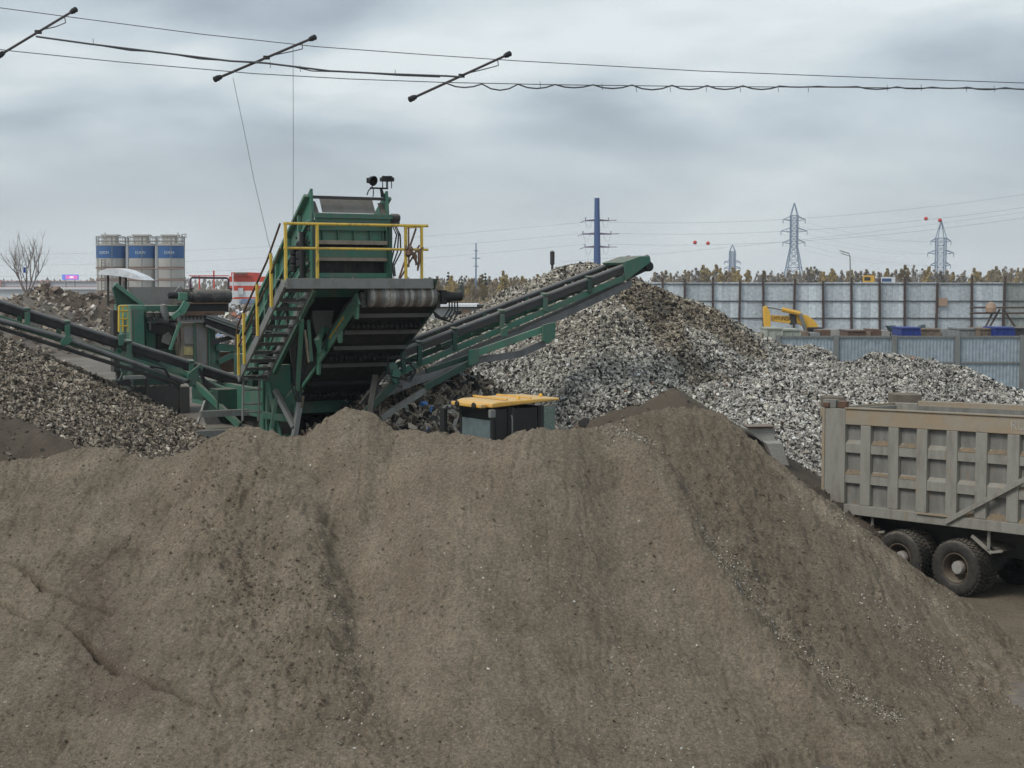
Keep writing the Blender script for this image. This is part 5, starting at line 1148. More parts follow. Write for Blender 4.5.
# --- concrete slabs standing at the foot of the white heap
def slab(name, pix, d, th, mat, label, cat):
    o = MB().prism([P(x, y, d) for x, y in pix], (0, th, 0)).build(name, mat, bevel=.02); return tag(o, label, cat)
slab('concrete_slab', [(744, 428), (775, 428), (775.5, 442), (762, 442)], 33.5, .5, 'concrete', 'pale concrete slab lying behind the foreground heap, upper of two', 'concrete slab')
slab('steel_strip', [(747, 426.4), (775, 426), (775, 427.4), (747, 427.8)], 33.4, .55, 'rusty', 'thin brown strip lying on the upper concrete slab', 'metal strip')
slab('concrete_slab', [(766, 443), (783, 443), (786, 456), (790, 466), (776, 466)], 33.0, .5, 'concrete', 'pale concrete slab leaning lower beside the foreground heap', 'concrete slab')
slab('concrete_block', [(895, 394.5), (922, 394.5), (922, 404), (895, 404)], 35.5, .7, 'concrete_d', 'brown concrete block behind the truck body, in front of white rubble', 'concrete block')
slab('concrete_block', [(825, 397), (845, 397), (845, 408), (825, 408)], 34.5, .5, 'concrete_d', 'small dark block behind the rear corner of the truck body', 'concrete block')
slab('boulder', [(578, 421), (584, 417), (590, 418), (589, 423), (586, 427), (579, 427)], 31.5, .25, 'steel_d', 'dark stone lying on the heap right of the yellow cab', 'stone')

# --- silos
DS = 172
MT['silo'] = paint('silo_steel', (.44, .43, .40), (.30, .27, .24), amount=.35, scale=.4, rough=.6); MT['silob'] = paint('silo_blue_band', (.035, .115, .30), (.06, .13, .28), amount=.3, scale=.4)
MT['silor'] = paint('silo_rust_ring', (.24, .15, .12), (.2, .16, .14), amount=.5); MT['letter'] = plain('white_letters', (.50, .58, .68), .6)
base_z = 0
for k, (a, b_, lb) in enumerate(((97.5, 126, 'leftmost of the three blue topped silos, with a caged ladder'), (128.5, 156.5, 'middle one of the three blue topped cement silos'), (157.5, 184.5, 'rightmost of the three blue topped silos, with a railing hook on top'))):
    cx = (P(a, 300, DS).x + P(b_, 300, DS).x) / 2; r = (P(b_, 300, DS).x - P(a, 300, DS).x) / 2; c = Vector((cx, DS, 0)); s_ = root('cement_silo', c, lb, 'silo', 'blue topped cement silos in a row')
    zt = zat(246, DS); zb = zat(258.5, DS)
    MB().lathe(c, (0, 0, 1), [(r, 1.5), (r, zb)], 40).build('silo_wall', 'silo', s_, smooth=True)
    MB().lathe(c, (0, 0, 1), [(r + .02, zb), (r + .02, zt)], 40).build('blue_band', 'silob', s_, smooth=True)
    MB().lathe(c, (0, 0, 1), [(r + .05, zt), (r + .05, zt + .15), (.3, zt + .5)], 40).build('silo_roof', 'silo', s_)
    for py in (268.7, 280.3, 292): MB().lathe(c, (0, 0, 1), [(r + .07, zat(py, DS)), (r + .07, zat(py, DS) + .2)], 40).build('ring', 'silor', s_)
    MB().fbox(Frame((cx, DS - .8), (0, 1)), -.75, .75, 0, 1.5, zt + .2, zat(236.5, DS)).build('dust_filter', 'silo', s_, bevel=.05); MB().fbox(Frame((cx, DS - .9), (0, 1)), -.9, 1.0, 0, 1.7, zat(236.4, DS), zat(235, DS)).build('filter_cap', 'silo', s_)
    rl = MB(); n = 20
    for j in range(n):
        t = j / n * 6.2832; t2 = (j + 1) / n * 6.2832; p1 = c + Vector((math.cos(t) * r, math.sin(t) * r, zt)); p2 = c + Vector((math.cos(t2) * r, math.sin(t2) * r, zt))
        rl.tube([p1, p1 + Vector((0, 0, 1.05))], .022, 4)
        for h in (.55, 1.05): rl.tube([p1 + Vector((0, 0, h)), p2 + Vector((0, 0, h))], .02, 4)
    rl.build('roof_railing', 'galv', s_)
    for j in range(4):
        t = j * 1.571 + .785; MB().tube([c + Vector((math.cos(t) * r * .9, math.sin(t) * r * .9, 0)), c + Vector((math.cos(t) * r * .9, math.sin(t) * r * .9, 1.6))], .18, 6).build('leg', 'silo', s_)
    for j, off in enumerate((-.0,)):
        tx = 'ELKON'; n = len(tx); span = .85
        for q_, ch_ in enumerate(tx):
            for cen in ((-.25,) if k == 0 else ((-1.15, .12) if k == 1 else (.12,))):
                t = cen + (q_ - 2) * .135; pos_ = c + Vector((math.sin(t) * (r + .03), -math.cos(t) * (r + .03), (zt + zb) / 2 - .1))
                text_obj('letter', ch_, .47, pos_, (math.cos(t), math.sin(t), 0), (0, 0, 1), 'letter', s_, depth=.02)
    if k == 0:
        g = MB()
        for x in (101.5, 105): g.tube([P(x, 259, DS - r - .3), P(x, 306, DS - r - .3)], .05, 4)
        for y in np.arange(260, 306, 3.0): g.tube([P(101.5, y, DS - r - .3), P(105, y, DS - r - .3)], .04, 4)
        g.build('caged_ladder', 'galv', s_)
    if k == 2:
        g = MB(); g.tube([P(182, 245, DS), P(182, 234.5, DS), P(186, 234, DS), P(186, 238, DS)], .07, 5); g.tube([P(184.5, 245, DS), P(184.5, 236, DS)], .06, 5); g.build('railing_hook', 'galv', s_)
for x in (127.0, 156.6):
    tag(MB().tube([P(x, 246, DS - 1), P(x, 300, DS - 1)], .17, 10).build('silo_pipe', 'white', smooth=True), 'white vertical pipe between the %s silos' % ('left and middle' if x < 130 else 'middle and right'), 'pipe')
sw = root('silo_walkway', G(141, DS), 'grey steel walkway frame with railing and posts tying the three silos together', 'walkway')
g = MB()
for x in (98, 112, 126, 128.5, 142, 156, 158, 171, 184.5): g.tube([P(x, 306, DS - 3.2), P(x, 237.5, DS - 3.2)], .05, 5)
g.build('frame_post', 'galv', sw)
for y in (237.8, 241.5, 245.6, 268.7, 280.3, 292): MB().tube([P(97.5, y, DS - 3.25), P(184.8, y, DS - 3.25)], .05 if y < 250 else .07, 5).build('frame_rail', 'galv' if y < 250 else 'silor', sw)
for x in (105, 135, 150, 163, 178): MB().tube([P(x, 246, DS - 3.2), P(x, 232.5 if x in (105, 178) else 239, DS - 3.2)], .07, 5).build('vent_pipe', 'silo', sw)
# --- red and white building
DR = 230
rb = root('red_white_building', G(240, DR), 'red and white striped industrial building behind the silos and crusher', 'building')
Fr = Frame((0, DR), (0, 1))
def fb(name, x0, x1, y0, y1, mat, parent, fr=Fr, d=DR, w0=0, w1=10):
    return MB().fbox(fr, P(x0, 300, d).x, P(x1, 300, d).x, w0, w1, zat(y1, d), zat(y0, d)).build(name, mat, parent)
for i, (y0, y1, mt_) in enumerate(((276.5, 281.8, 'red'), (281.9, 285.6, 'white'), (285.7, 290.6, 'red'), (290.7, 297, 'white'), (297.1, 298.9, 'red'), (299, 316, 'pale'))):
    fb('wall_band', 229, 288, y0, y1, mt_, rb)
fb('roof_box', 232, 250.5, 272.4, 276.4, 'red', rb, w0=-.5); fb('roof_vent', 236, 248, 272.6, 274.2, 'concrete_d', rb, w0=-.8, w1=-.5)
fb('white_door', 238.5, 243.5, 288, 294.5, 'pale', rb, w0=-.3, w1=-.02)
fb('downpipe', 233.6, 234.6, 273.5, 298, 'white', rb, w0=-.9, w1=-.55)
fb('pipe_rail', 189, 229, 275.3, 276.2, 'red', rb, w0=0, w1=.4)
for x in (199.5, 214): fb('rail_post', x - .6, x + .6, 270.5 if x > 210 else 276, 290, 'red', rb, w0=0, w1=.3)
hs_ = root('small_house', G(247, 190), 'small pale house with grey roof in front of the red and white building', 'house')
Fh = Frame((0, 190), (0, 1)); fb('wall', 240, 255, 303, 318, 'pale', hs_, Fh, 190, 0, 6)
MB().prism([P(238.5, 303, 189.6), P(256.5, 303, 189.6), P(253, 299, 189.6), P(242, 299, 189.6)], (0, 7, 0)).build('roof', 'lattice', hs_); fb('window', 246, 249, 306, 309, 'glass', hs_, Fh, 190, -.05, -.005)
# --- long white warehouse far left, red rail above
wh_ = root('white_warehouse', G(40, 260), 'long low white roofed warehouse at the far left behind the rubble', 'building')
Fw = Frame((0, 260), (0, 1))
fb('wall', -60, 99, 289.5, 303, 'pale', wh_, Fw, 260, 0, 14); MB().fbox(Fw, P(-60, 300, 260).x, P(99, 300, 260).x, -.5, 15, zat(289.4, 260), zat(287.4, 260)).build('roof', 'white', wh_)
tp = root('red_gallery', G(40, 300), 'pale gallery with red posts and rail above the long white warehouse', 'gallery')
Ft = Frame((0, 300), (0, 1)); fb('gallery_wall', -60, 98, 281.5, 287.5, MT.setdefault('palegrey', plain('pale_grey', (.50, .53, .56))), tp, Ft, 300, 0, 4)
fb('rail', -60, 98, 280.6, 281.3, MT.setdefault('palered', plain('pale_red', (.48, .28, .26))), tp, Ft, 300, -.3, 0); fb('rail', -60, 98, 286.4, 287.2, 'palered', tp, Ft, 300, -.3, -.01)
for x in (2, 43, 49): fb('gallery_post', x - .6, x + .6, 280, 288, 'palered', tp, Ft, 300, -.7, -.31)
sg_ = root('lit_billboard', G(71, 290), 'lit pink and blue billboard above the white warehouse', 'billboard'); Fb = Frame((0, 290), (0, 1))
fb('screen', 62.5, 78.5, 274.6, 279.8, plain('screen_blue', (.12, .18, .5), .5, 0, (.15, .25, .85), .55), sg_, Fb, 290, 0, .5); fb('screen_patch', 66, 78, 275.6, 279, plain('screen_pink', (.6, .15, .4), .5, 0, (.85, .2, .5), .6), sg_, Fb, 290, -.1, -.01)
fb('screen_patch', 70.5, 74, 276.3, 278.3, plain('screen_white', (.8, .7, .8), .5, 0, (.9, .75, .9), .6), sg_, Fb, 290, -.2, -.12)
for x in (66, 75): fb('post', x - .3, x + .3, 280, 300, 'galv', sg_, Fb, 290, .1, .3)
# --- brick and concrete sheds right of the screener
sd_ = root('grey_shed', G(460, 120), 'grey block shed with white sheet roof behind the screener and right conveyor', 'shed'); Fs = Frame((0, 120), (0, 1))
MT['blocks'] = rough_mat('pale_block_wall', (.33, .34, .34), (.42, .43, .42), .8, fine=3)
fb('wall', 424, 492, 308, 345, 'blocks', sd_, Fs, 120, 0, 6); fb('roof', 431, 477, 304.2, 306.6, 'white', sd_, Fs, 120, -.6, 7); fb('roof', 477.2, 494, 304.6, 307, 'steel_d', sd_, Fs, 120, -.4, 7); fb('roof_eave', 431, 477, 306.7, 307.8, 'steel_d', sd_, Fs, 120, -.4, 6)
fb('doorway', 455.5, 461.5, 311, 320, 'black', sd_, Fs, 120, -.05, -.003); fb('brick_patch', 461.6, 470.5, 309.5, 314.5, 'rusty_pale', sd_, Fs, 120, -.04, -.003); fb('wall_joint', 454.4, 455.3, 308, 340, 'rusty_pale', sd_, Fs, 120, -.04, -.003); fb('wall_joint', 424, 492, 319, 320, 'concrete_d', sd_, Fs, 120, -.04, -.003)
cv = root('white_container', G(440, 85), 'low white roofed container between screener and right conveyor', 'container'); Fc2 = Frame((0, 85), (0, 1))
fb('wall', 412, 452, 330, 350, 'blocks', cv, Fc2, 85, 0, 2.5); fb('roof', 414, 453, 327, 329.5, 'white', cv, Fc2, 85, -.3, 2.8)
gs = root('scaffold_frame', G(238, 52), 'dark site fence panel behind the crusher', 'fence')
MB().fbox(Frame((0, 105), (0, 1)), P(58, 300, 105).x, P(105, 300, 105).x, 0, .2, 0, zat(310, 105)).build('dark_fence', MT.setdefault('dfence', rough_mat('dark_plank_fence', (.06, .045, .04), (.10, .08, .07), 2)))
tag(bpy.data.objects['dark_fence'], 'dark plank fence below the far left rubble bank', 'fence')
bpy.data.objects.remove(gs)
tag(MB().fbox(Frame((0, 104), (0, 1)), P(65, 300, 104).x, P(77, 300, 104).x, -.3, 0, 0, zat(308, 104)).build('white_gate', 'pale'), 'small pale gate panel in the dark plank fence', 'gate')

# --- power structures
def pole(name, px, ytop, d, r0, r1, mat, label, cat):
    g = G(px, d); rt = root(name, g, label, cat); t = P(px, ytop, d); MB().tube([g, t], r0, 12, r2=r1).build('pole', mat, rt, smooth=True); return rt
MT['bluepole'] = plain('blue_mast_paint', (.04, .09, .24), .6)
bp_ = pole('power_mast', 597, 198, 330, .95, .55, 'bluepole', 'solid dark blue power mast with three crossarms behind the white heap', 'power pylon')
for y, hw in ((220, 11.5), (233.5, 14), (246.5, 12)):
    q = MB(); a, b_, c = P(597 - hw, y + .6, 330), P(597 + hw, y + .6, 330), P(597, y, 330); q.tube([a, c], .14, 6, r2=.3); q.tube([b_, c], .14, 6, r2=.3); q.tube([a, a + Vector((0, 0, .7))], .1, 5); q.tube([b_, b_ + Vector((0, 0, .7))], .1, 5)
    q.tube([a + Vector((0, 0, 0)), a + Vector((-1.2, -2, -.5))], .08, 5); q.tube([b_, b_ + Vector((1.6, -2, 0))], .08, 5)
    q.build('crossarm', plain('mauve_steel', (.16, .12, .2)), bp_)
    for s_ in (-1, 1):
        e = a if s_ < 0 else b_; m_ = c.lerp(e, .45); MB().tube([e, e.lerp(m_, .3) + Vector((0, 0, -1.6)), e.lerp(m_, .7) + Vector((0, 0, -1.6)), m_], .035, 4).build('jumper_wire', 'wire_far', bp_)
def lattice(px, ytop, ywaist, d, wb, ww, arms, label, dens=1):
    g = G(px, d); rt = root('lattice_pylon', g, label, 'power pylon', 'lattice power pylons'); zt = P(px, ytop, d).z; zw = P(px, ywaist, d).z; s = .11 * d / 500
    q = MB(); H_ = [0, zw * .35, zw * .65, zw]; Wd = [wb, wb + (ww - wb) * .45, wb + (ww - wb) * .78, ww]
    nz_ = 7; H_ = [zw * (1 - (1 - i / nz_) ** 1.15) for i in range(nz_ + 1)]; Wd = [wb + (ww - wb) * (h / zw) for h in H_]
    n2 = 6; top0 = P(px, ytop + (ywaist - ytop) * .28, d).z
    for i in range(1, n2 + 1): H_.append(zw + (top0 - zw) * i / n2); Wd.append(ww)
    H_.append(zt); Wd.append(.1)
    for i in range(len(H_) - 1):
        a = [g + Vector((sx * Wd[i], sy * Wd[i], H_[i])) for sx, sy in ((-1, -1), (1, -1), (1, 1), (-1, 1))]; b_ = [g + Vector((sx * Wd[i + 1], sy * Wd[i + 1], H_[i + 1])) for sx, sy in ((-1, -1), (1, -1), (1, 1), (-1, 1))]
        for j in range(4):
            q.tube([a[j], b_[j]], s * 1.3, 4); q.tube([a[j], b_[(j + 1) % 4]], s * .7, 4); q.tube([a[(j + 1) % 4], b_[j]], s * .7, 4); q.tube([b_[j], b_[(j + 1) % 4]], s * .7, 4)
    q.build('tower', 'lattice', rt)
    for y, hw in arms:
        z = P(px, y, d).z; w = hw * d / F_PX
        for s_ in (-1, 1):
            q = MB(); tip = g + Vector((s_ * w, 0, z)); 
            for sy in (-1, 1): q.tube([g + Vector((s_ * ww, sy * ww, z + 1.2)), tip], s, 4); q.tube([g + Vector((s_ * ww, sy * ww, z - .4)), tip], s, 4)
            q.tube([tip, tip + Vector((0, 0, -1.5))], s, 4); q.build('crossarm', 'lattice', rt)
    return rt
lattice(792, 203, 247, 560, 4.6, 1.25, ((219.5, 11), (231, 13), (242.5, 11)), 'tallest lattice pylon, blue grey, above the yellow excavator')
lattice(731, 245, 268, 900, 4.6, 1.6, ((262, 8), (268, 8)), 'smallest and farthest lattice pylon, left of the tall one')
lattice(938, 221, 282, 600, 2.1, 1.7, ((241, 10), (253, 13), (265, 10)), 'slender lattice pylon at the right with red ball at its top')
lp = pole('street_lamp', 850, 256, 260, .16, .09, 'galv', 'twin arm street lamp beyond the tall fence', 'street lamp')
q = MB(); q.tube([P(850, 258, 260), P(849, 253.5, 260), P(839.5, 250.5, 260)], .09, 6); q.tube([P(849.3, 256, 260), P(841, 253, 260)], .07, 6); q.build('lamp_arm', 'galv', lp)
pl_ = pole('utility_pole', 476, 243, 300, .22, .12, 'lattice', 'slender grey pole with small crossarms above the autumn trees', 'utility pole')
for y, hw in ((258, 4), (250.5, 2.2), (266, 2.5)): q = MB(); q.tube([P(476 - hw, y, 300), P(476 + hw, y + .3, 300)], .09, 5); q.build('crossarm', 'lattice', pl_)
sp2 = pole('short_post', 552.3, 255, 55, .045, .045, MT['post_r'], 'short dark post sticking up behind the white heap', 'post'); MB().lathe(P(552.3, 256, 55), (0, 0, 1), [(.02, -.35), (.085, -.3), (.09, .15), (.02, .2)], 10).build('post_head', 'steel_d', sp2)
# yellow and blue-white roadside boards above the fence
for (x0, x1, y0, y1, mt_, lb, d) in ((863, 874, 275.5, 282.5, 'ochre', 'small yellow sign board peeping over the tall fence', 230), (881, 895, 277, 283, 'white', 'pale blue and white sign board peeping over the tall fence', 228)):
    rt = root('sign_board', G((x0 + x1) / 2, d), lb, 'sign'); Fq = Frame((0, d), (0, 1)); fb('board', x0, x1, y0, y1, mt_, rt, Fq, d, 0, .3)
    for x in (x0 + 2, x1 - 2): fb('post', x - .4, x + .4, y1, 300, 'galv', rt, Fq, d, .1, .25)
    if mt_ == 'white': fb('board_stripe', x0 + .5, x1 - 4, y0 + 1.5, y1 - 1.5, 'bluepole', rt, Fq, d, -.05, -.01)
    else: fb('board_stripe', x0 + 1, x1 - 4, y0 + 1.5, y1 - 2, 'steel_d', rt, Fq, d, -.05, -.01)

def cable(name, a, b, sag, r, mat, label, cat='power line', group=None, n=24, n_=5):
    a = Vector(a); b = Vector(b); pts = [a.lerp(b, i / n) - Vector((0, 0, sag * 4 * (i / n) * (1 - i / n))) for i in range(n + 1)]
    return tag(MB().tube(pts, r, n_).build(name, mat), label, cat, group)
FG = 'faint distant power lines'
k = 0
pairs = []
for y1, hw1, y2, hw2 in ((219.5, 11, 241, 10), (231, 13, 253, 13), (242.5, 11, 265, 10)):
    for s_ in (-1, 1):
        pairs.append((P(792 + s_ * hw1, y1 + 2, 560), P(938 + s_ * hw2, y2 + 1, 600), 5))
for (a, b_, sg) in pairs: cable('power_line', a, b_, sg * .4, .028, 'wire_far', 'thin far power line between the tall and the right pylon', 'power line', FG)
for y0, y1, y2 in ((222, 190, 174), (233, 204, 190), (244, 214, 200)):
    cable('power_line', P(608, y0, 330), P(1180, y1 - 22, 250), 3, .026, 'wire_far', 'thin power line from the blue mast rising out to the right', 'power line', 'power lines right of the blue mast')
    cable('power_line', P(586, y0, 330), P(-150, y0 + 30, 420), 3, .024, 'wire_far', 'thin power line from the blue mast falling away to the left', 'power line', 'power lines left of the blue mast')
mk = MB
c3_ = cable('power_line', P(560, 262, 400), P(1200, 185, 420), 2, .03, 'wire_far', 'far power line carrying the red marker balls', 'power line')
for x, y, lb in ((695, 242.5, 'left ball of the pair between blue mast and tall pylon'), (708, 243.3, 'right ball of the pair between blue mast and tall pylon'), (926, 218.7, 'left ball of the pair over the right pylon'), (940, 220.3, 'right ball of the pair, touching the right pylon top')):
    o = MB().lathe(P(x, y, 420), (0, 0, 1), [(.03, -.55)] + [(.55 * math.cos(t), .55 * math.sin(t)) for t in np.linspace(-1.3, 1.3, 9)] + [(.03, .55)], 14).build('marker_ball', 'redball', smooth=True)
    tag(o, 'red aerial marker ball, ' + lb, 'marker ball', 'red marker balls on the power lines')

# --- overhead catenary with three bars, close to the camera
OD = 22
def wire_px(name, pts, r, d0, d1, label, sub=4, wav=0):
    P_ = []; xa, xb = pts[0][0], pts[-1][0]
    N_ = len(pts) - 1
    for i_, ((x0, y0), (x1, y1)) in enumerate(zip(pts[:-1], pts[1:])):
        for j in range(sub):
            t = j / sub; x = x0 + (x1 - x0) * t; y = y0 + (y1 - y0) * t; d = d0 + (d1 - d0) * (i_ + t) / N_; P_.append(P(x, y, d))
    P_.append(P(*pts[-1], d1)); return tag(MB().tube(P_, r, 6).build(name, 'wire'), label, 'cable')
wire_px('overhead_wire', [(-120, -6), (0, 7.8), (76, 17.8), (200, 34), (315, 46.5), (430, 55), (520, 61), (700, 71), (880, 78), (1024, 83), (1150, 86)], .0065, 23, 23, 'upper thin overhead wire crossing the whole sky')
wire_px('overhead_wire', [(-120, 37), (0, 49.5), (12, 51), (120, 62), (254, 73.6), (350, 79), (447, 82.5), (560, 84.8), (700, 86.5), (860, 87.5), (1024, 89), (1150, 90)], .0065, 21.5, 21.5, 'lower thin overhead wire crossing the whole sky')
wire_px('support_cable', [(36, 36.5), (90, 44), (160, 52.5), (230, 61), (265, 63), (330, 71), (390, 74), (447, 76), (461, 77)], .015, 22, 22, 'thick dark cable joining the three hanging bars')
wire_px('support_cable', [(100, 45.5), (130, 50.5), (160, 52), (200, 59), (235, 61), (260, 62), (290, 66), (312, 71), (330, 71.5), (350, 72), (400, 75.5), (440, 77)], .009, 22, 22, 'thin slack cable looping along the thick cable')
wv = [(447, 83.5)]; x = 447
for k in range(18):
    L_ = 35 + (k * 7) % 6; dip = (3.5, 6, 4, 3, 3.5, 4.5, 4, 3.6, 3.4, .8, .5, 2.4, 1.6, 1, 2, 1.4, 2, 1)[k]
    for t in (.25, .5, .75, 1): wv.append((x + L_ * t, 84.0 + (x - 447) * .007 + dip * 4 * t * (1 - t)))
    x += L_
wire_px('drooping_cable', wv, .011, 21.6, 21.6, 'dark drooping cable looped under the lower wire at the right', 3)
tk_ = []
for k, (x, y) in enumerate(((93, 41), (270, 64), (300, 68), (395, 72), (540, 84), (602, 86), (636, 88), (670, 88), (706, 88), (740, 88), (778, 88), (808, 88), (887, 87), (921, 87), (966, 88), (994, 88))):
    o = MB().tube([P(x, y - 2.5, 21.8), P(x + .5, y + 4, 21.8)], .004, 4).build('wire_clip', 'wire'); tag(o, 'tiny vertical clip on the overhead cables', 'clip', 'small clips on the overhead cables')
for k, ((xa, ya), (xb, yb), lb) in enumerate((((0, 55), (74, 10.5), 'leftmost'), ((217, 78.5), (313, 38), 'middle'), ((412, 98.5), (508, 54.5), 'rightmost'))):
    A_, B_ = P(xa, ya, 21.5), P(xb, yb, 23); d_ = (B_ - A_).normalized(); rt = root('hanging_bar', (A_ + B_) / 2, lb + ' of the three dark slanted bars hung on the overhead wires', 'cable spreader', 'slanted bars on the overhead wires')
    MB().tube([A_, B_], .019, 8).build('bar', 'rusty_bar' if 'rusty_bar' in MT else MT.setdefault('rusty_bar', plain('brown_steel_bar', (.05, .035, .035), .6)), rt)
    for e, s_ in ((A_, -1), (B_, 1)):
        q = MB(); q.lathe(e, d_ * s_, [(.02, -.09), (.036, -.07), (.032, -.04), (.045, -.02), (.038, .01), (.045, .04), (.02, .06)], 10); q.build('end_insulator', 'black', rt, smooth=True)
    MB().tube([B_ - d_ * .25, B_ - d_ * .33 + Vector((.06, 0, -.07)), B_ - d_ * .62 + Vector((.08, 0, -.03)), (A_ + B_) / 2 + d_ * .1], .008, 5).build('jumper_wire', 'wire', rt)
    MB().box((A_ + B_) / 2, .09, .06, .05).build('clamp', 'black', rt)
wire_px('hanging_wire', [(233, 78), (243, 125), (254, 180), (268, 240), (274, 262)], .0035, 21.8, 25, 'very thin slanting wire hanging from the middle bar')
wire_px('hanging_wire', [(293, 48), (293.3, 120), (293.2, 200), (293, 232)], .0035, 22.5, 24, 'very thin vertical wire hanging right of the middle bar')

# --- bare tree at the left
def branches(mb, p, d, L, r, lev, spread=.5, up=.15, tw=3):
    n = 4; pts = [p]; q = p.copy(); dd = d.copy()
    for i in range(n):
        dd = (dd + Vector((random.uniform(-1, 1), random.uniform(-1, 1), random.uniform(-.4, 1))) * .10 + Vector((0, 0, up * .2))).normalized(); q = q + dd * L / n; pts.append(q.copy())
    mb.tube(pts, r, 5 if lev > 1 else 3, r2=r * .55)
    if lev == 0: return
    for k in range(tw + (lev > 2)):
        t = random.uniform(.25, 1.0) if k else 1.0; i = min(n - 1, int(t * n)); b0 = pts[i].lerp(pts[i + 1], t * n - i) if t < 1 else pts[-1]
        ax = Vector((random.uniform(-1, 1), random.uniform(-1, 1), random.uniform(-.2, .8))).normalized(); nd = (dd + ax * spread * random.uniform(.7, 1.3)).normalized()
        branches(mb, b0, nd, L * random.uniform(.55, .75), r * .55, lev - 1, spread, up, tw)
random.seed(5)
tp_ = P(27, 300, 95); tp_.z = 2.2; bt_ = root('bare_tree', tp_, 'leafless multi stemmed tree standing at the left before the white warehouse', 'tree')
mb = MB(); mb.tube([tp_, tp_ + Vector((0, 0, 3.3))], .14, 8, r2=.10)
mb.build('trunk', 'bark', bt_)
mb = MB()
for a in (-1.2, -.55, .0, .55, 1.1): branches(mb, tp_ + Vector((0, 0, 3.15 + random.uniform(-.2, .2))), Vector((math.sin(a) * .75, random.uniform(-.3, .3), .9)).normalized(), 1.75, .055, 3, .55, .15)
mb.build('crown', MT.setdefault('twig', rough_mat('twig_bark', (.20, .17, .16), (.28, .24, .22), 3)), bt_)
tag(MB().box(P(24.5, 270, 95), .14, .05, .35).build('plastic_bag', 'blue'), 'small blue bag caught in the bare tree', 'plastic bag')

# --- distant trees
def leafmat(name, c1, c2):
    m, nt, b = new_mat(name); n = noise(nt, coords(nt), .7, 5, .7); nt.links.new(ramp(nt, n, [(.3, c1), (.7, c2)]), b.inputs['Base Color']); b.inputs['Roughness'].default_value = .9; MT[name] = m
leafmat('leaf_yellow', (.29, .20, .06), (.42, .31, .11)); leafmat('leaf_brown', (.21, .155, .09), (.34, .26, .16)); leafmat('leaf_conifer', (.035, .055, .03), (.07, .09, .05)); leafmat('leaf_bare', (.24, .20, .17), (.35, .31, .265))
def tree_proto(kind, h, crown_r, crown_lo, lmat, nleaf, lsz, trunk_mat, label):
    rt = root(kind, (0, 0, 0), label, 'tree'); mb = MB(); mb.tube([Vector((0, 0, 0)), Vector((.1, 0, h * .5)), Vector((0, .1, h * .93))], h * .014, 5, r2=h * .004); mb.build('trunk', trunk_mat, rt, loc=(0, 0, 0))
    mb = MB(); cl = []
    for i in range(14): t = i / 13; cl.append((random.gauss(0, crown_r * .42 * (1 - t * .8)), random.gauss(0, crown_r * .42 * (1 - t * .8)), h * (crown_lo + (1 - crown_lo) * t * .92), crown_r * (1 - t * .72) * random.uniform(.4, .75)))
    if kind == 'spruce_tree': cl = [(0, 0, h * (crown_lo + (1 - crown_lo) * t), crown_r * (1 - t) * .8 + .05) for t in np.linspace(0, .97, 12)]
    for i in range(nleaf):
        cx_, cy_, cz_, cr_ = random.choice(cl); v_ = Vector((random.gauss(0, 1), random.gauss(0, 1), random.gauss(0, .8) * (.5 if kind == 'spruce_tree' else 1.2))).normalized() * cr_ * random.random() ** .4
        p = Vector((cx_, cy_, cz_)) + v_; a = Vector((random.uniform(-1, 1), random.uniform(-1, 1), random.uniform(-1, 1))).normalized(); b_ = a.orthogonal().normalized(); s_ = lsz * random.uniform(.5, 1.3)
        mb.add([p - a * s_, p + b_ * s_ * .6, p + a * s_, p - b_ * s_ * .6], [(0, 1, 2, 3)])
    for i in range(22):
        z = h * (crown_lo + (1 - crown_lo) * random.random() * .8); a = random.uniform(0, 6.28); L = crown_r * random.uniform(.5, 1.1) * (1.25 - z / h); mb.tube([Vector((0, 0, z)), Vector((math.cos(a) * L * .6, math.sin(a) * L * .6, z + L * .5)), Vector((math.cos(a) * L, math.sin(a) * L, z + L * 1.1))], h * .004, 3, r2=h * .0015)
    mb.build('crown', lmat, rt, loc=(0, 0, 0)); return rt
protos = {'y': tree_proto('birch_tree', 12, 2.8, .30, 'leaf_yellow', 1500, .27, 'birch', 'x'), 'b': tree_proto('birch_tree', 11, 2.7, .2, 'leaf_brown', 1300, .25, 'birch', 'x'),
          's': tree_proto('spruce_tree', 12, 2.3, .08, 'leaf_conifer', 1300, .3, 'bark', 'x'), 'g': tree_proto('bare_tree', 11.5, 2.7, .2, 'leaf_bare', 1300, .21, 'birch', 'x')}
LB = {'y': ('yellow leaved autumn birch in the wood right of the screener', 'yellow birches in the distant wood'), 'b': ('brown leaved thin tree in the distant treeline', 'brown trees in the distant treeline'),
      's': ('dark green conifer in the distant treeline', 'conifers in the distant treeline'), 'g': ('bare grey twiggy tree in the distant treeline', 'bare trees in the distant treeline')}
used = set()
def put(k, px, d, s, yt=None):
    src = protos[k]
    if k in used: o = copy_tree(src)
    else: o = src; used.add(k)
    g = P(px, 300, d); g.z = 0
    if yt is not None: s = (P(px, yt, d).z) / (11.6)
    o.location = g; o.rotation_euler = (0, 0, random.uniform(0, 6.28)); o.scale = (s * random.uniform(.8, 1.15),) * 2 + (s,)
    o['label'] = LB[k][0]; o['group'] = LB[k][1]
random.seed(12)
for i in range(74):                                       # strip right of the screener
    px = 422 + 132 * (i / 74) + random.uniform(-1.5, 1.5); k = random.choice('ybbgsyg') if px < 500 else random.choice('yybg')
    put(k, px, random.uniform(290, 360), 1, random.uniform(273, 283) - (3 if random.random() < .2 else 0))
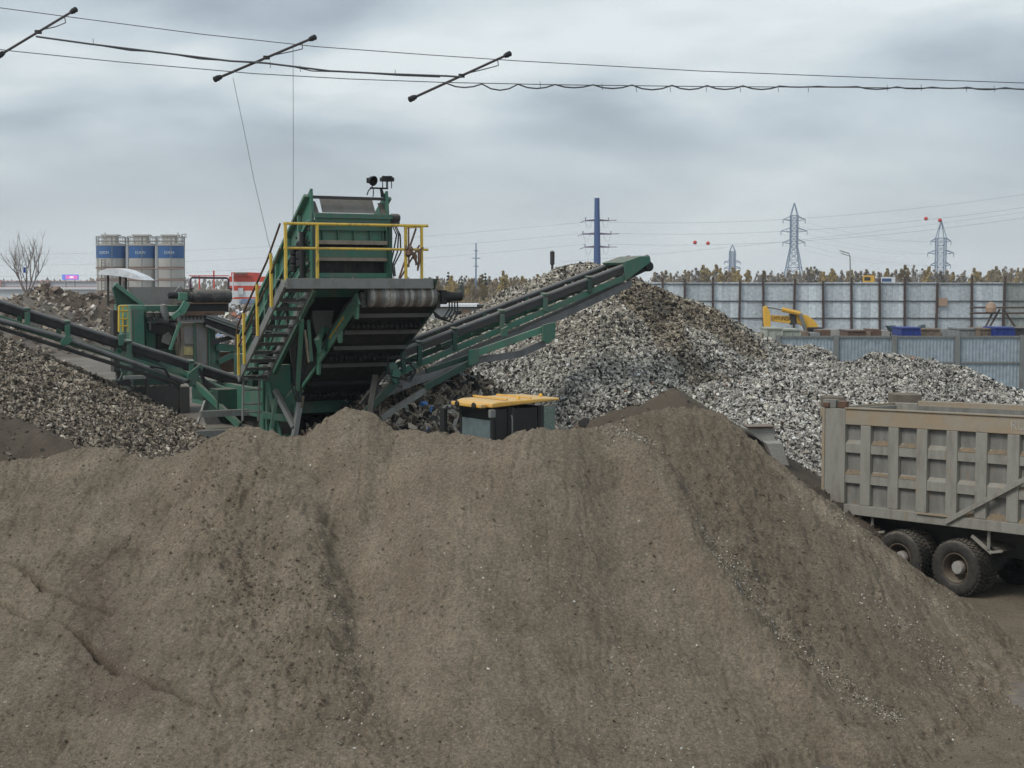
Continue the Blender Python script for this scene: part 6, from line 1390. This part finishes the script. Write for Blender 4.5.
for i in range(150):                                       # strip above the tall fence
    px = 655 + 400 * (i / 150) + random.uniform(-2.5, 2.5); hgt = 267 + 6 * abs(math.sin(px * .031)) + random.uniform(-3, 5)
    if 805 < px < 835 or 900 < px < 935: hgt += 1
    put(random.choice('gbgbybgyb'), px, random.uniform(360, 470), 1, max(261.5, hgt - 2))
for i in range(16): put(random.choice('gb'), -60 + i * 19 + random.uniform(-5, 5), random.uniform(500, 560), 1, random.uniform(278, 281))
# undergrowth at the foot of the wood
mb = MB(); random.seed(3)
for i in range(5200):
    px = random.uniform(415, 560); d = random.uniform(284, 300); z = random.uniform(0, 3.6) * random.random() ** .5; p = P(px, 300, d); p.z = z; a = Vector((random.uniform(-.4, .4), random.uniform(-.4, .4), 1)).normalized(); b_ = Vector((1, random.uniform(-.5, .5), 0)).normalized(); s_ = random.uniform(.2, .55)
    mb.add([p - a * s_, p + b_ * s_ * .5, p + a * s_, p - b_ * s_ * .5], [(0, 1, 2, 3)])
tag(mb.build('undergrowth', 'leaf_brown'), 'brown undergrowth below the autumn birches', 'undergrowth', kind='stuff')
mb = MB()
for i in range(9000):
    px = random.uniform(-80, 1100); d = random.uniform(560, 620); z = random.uniform(0, 9) * random.random() ** .4; p = P(px, 300, d); p.z = z; a = Vector((random.uniform(-.4, .4), random.uniform(-.4, .4), 1)).normalized(); b_ = Vector((1, random.uniform(-.5, .5), 0)).normalized(); s_ = random.uniform(.5, 1.4)
    mb.add([p - a * s_, p + b_ * s_ * .5, p + a * s_, p - b_ * s_ * .5], [(0, 1, 2, 3)])
tag(mb.build('far_wood', 'leaf_bare'), 'faint grey far woodland along the horizon', 'woodland', kind='stuff')

# --- thin autumn air
hz_m = bpy.data.materials.new('haze_air'); hz_m.use_nodes = True; nt = hz_m.node_tree; nt.nodes.remove(nt.nodes['Principled BSDF'])
pv = node(nt, 'ShaderNodeVolumePrincipled'); pv.inputs['Color'].default_value = (.86, .92, .97, 1); pv.inputs['Density'].default_value = .00036; pv.inputs['Anisotropy'].default_value = .2
nt.links.new(pv.outputs[0], nt.nodes['Material Output'].inputs['Volume'])
MT['haze'] = hz_m
hzo = MB().box((0, 830, 46), 3100, 1900, 96).build('haze', 'haze'); hzo['kind'] = 'stuff'
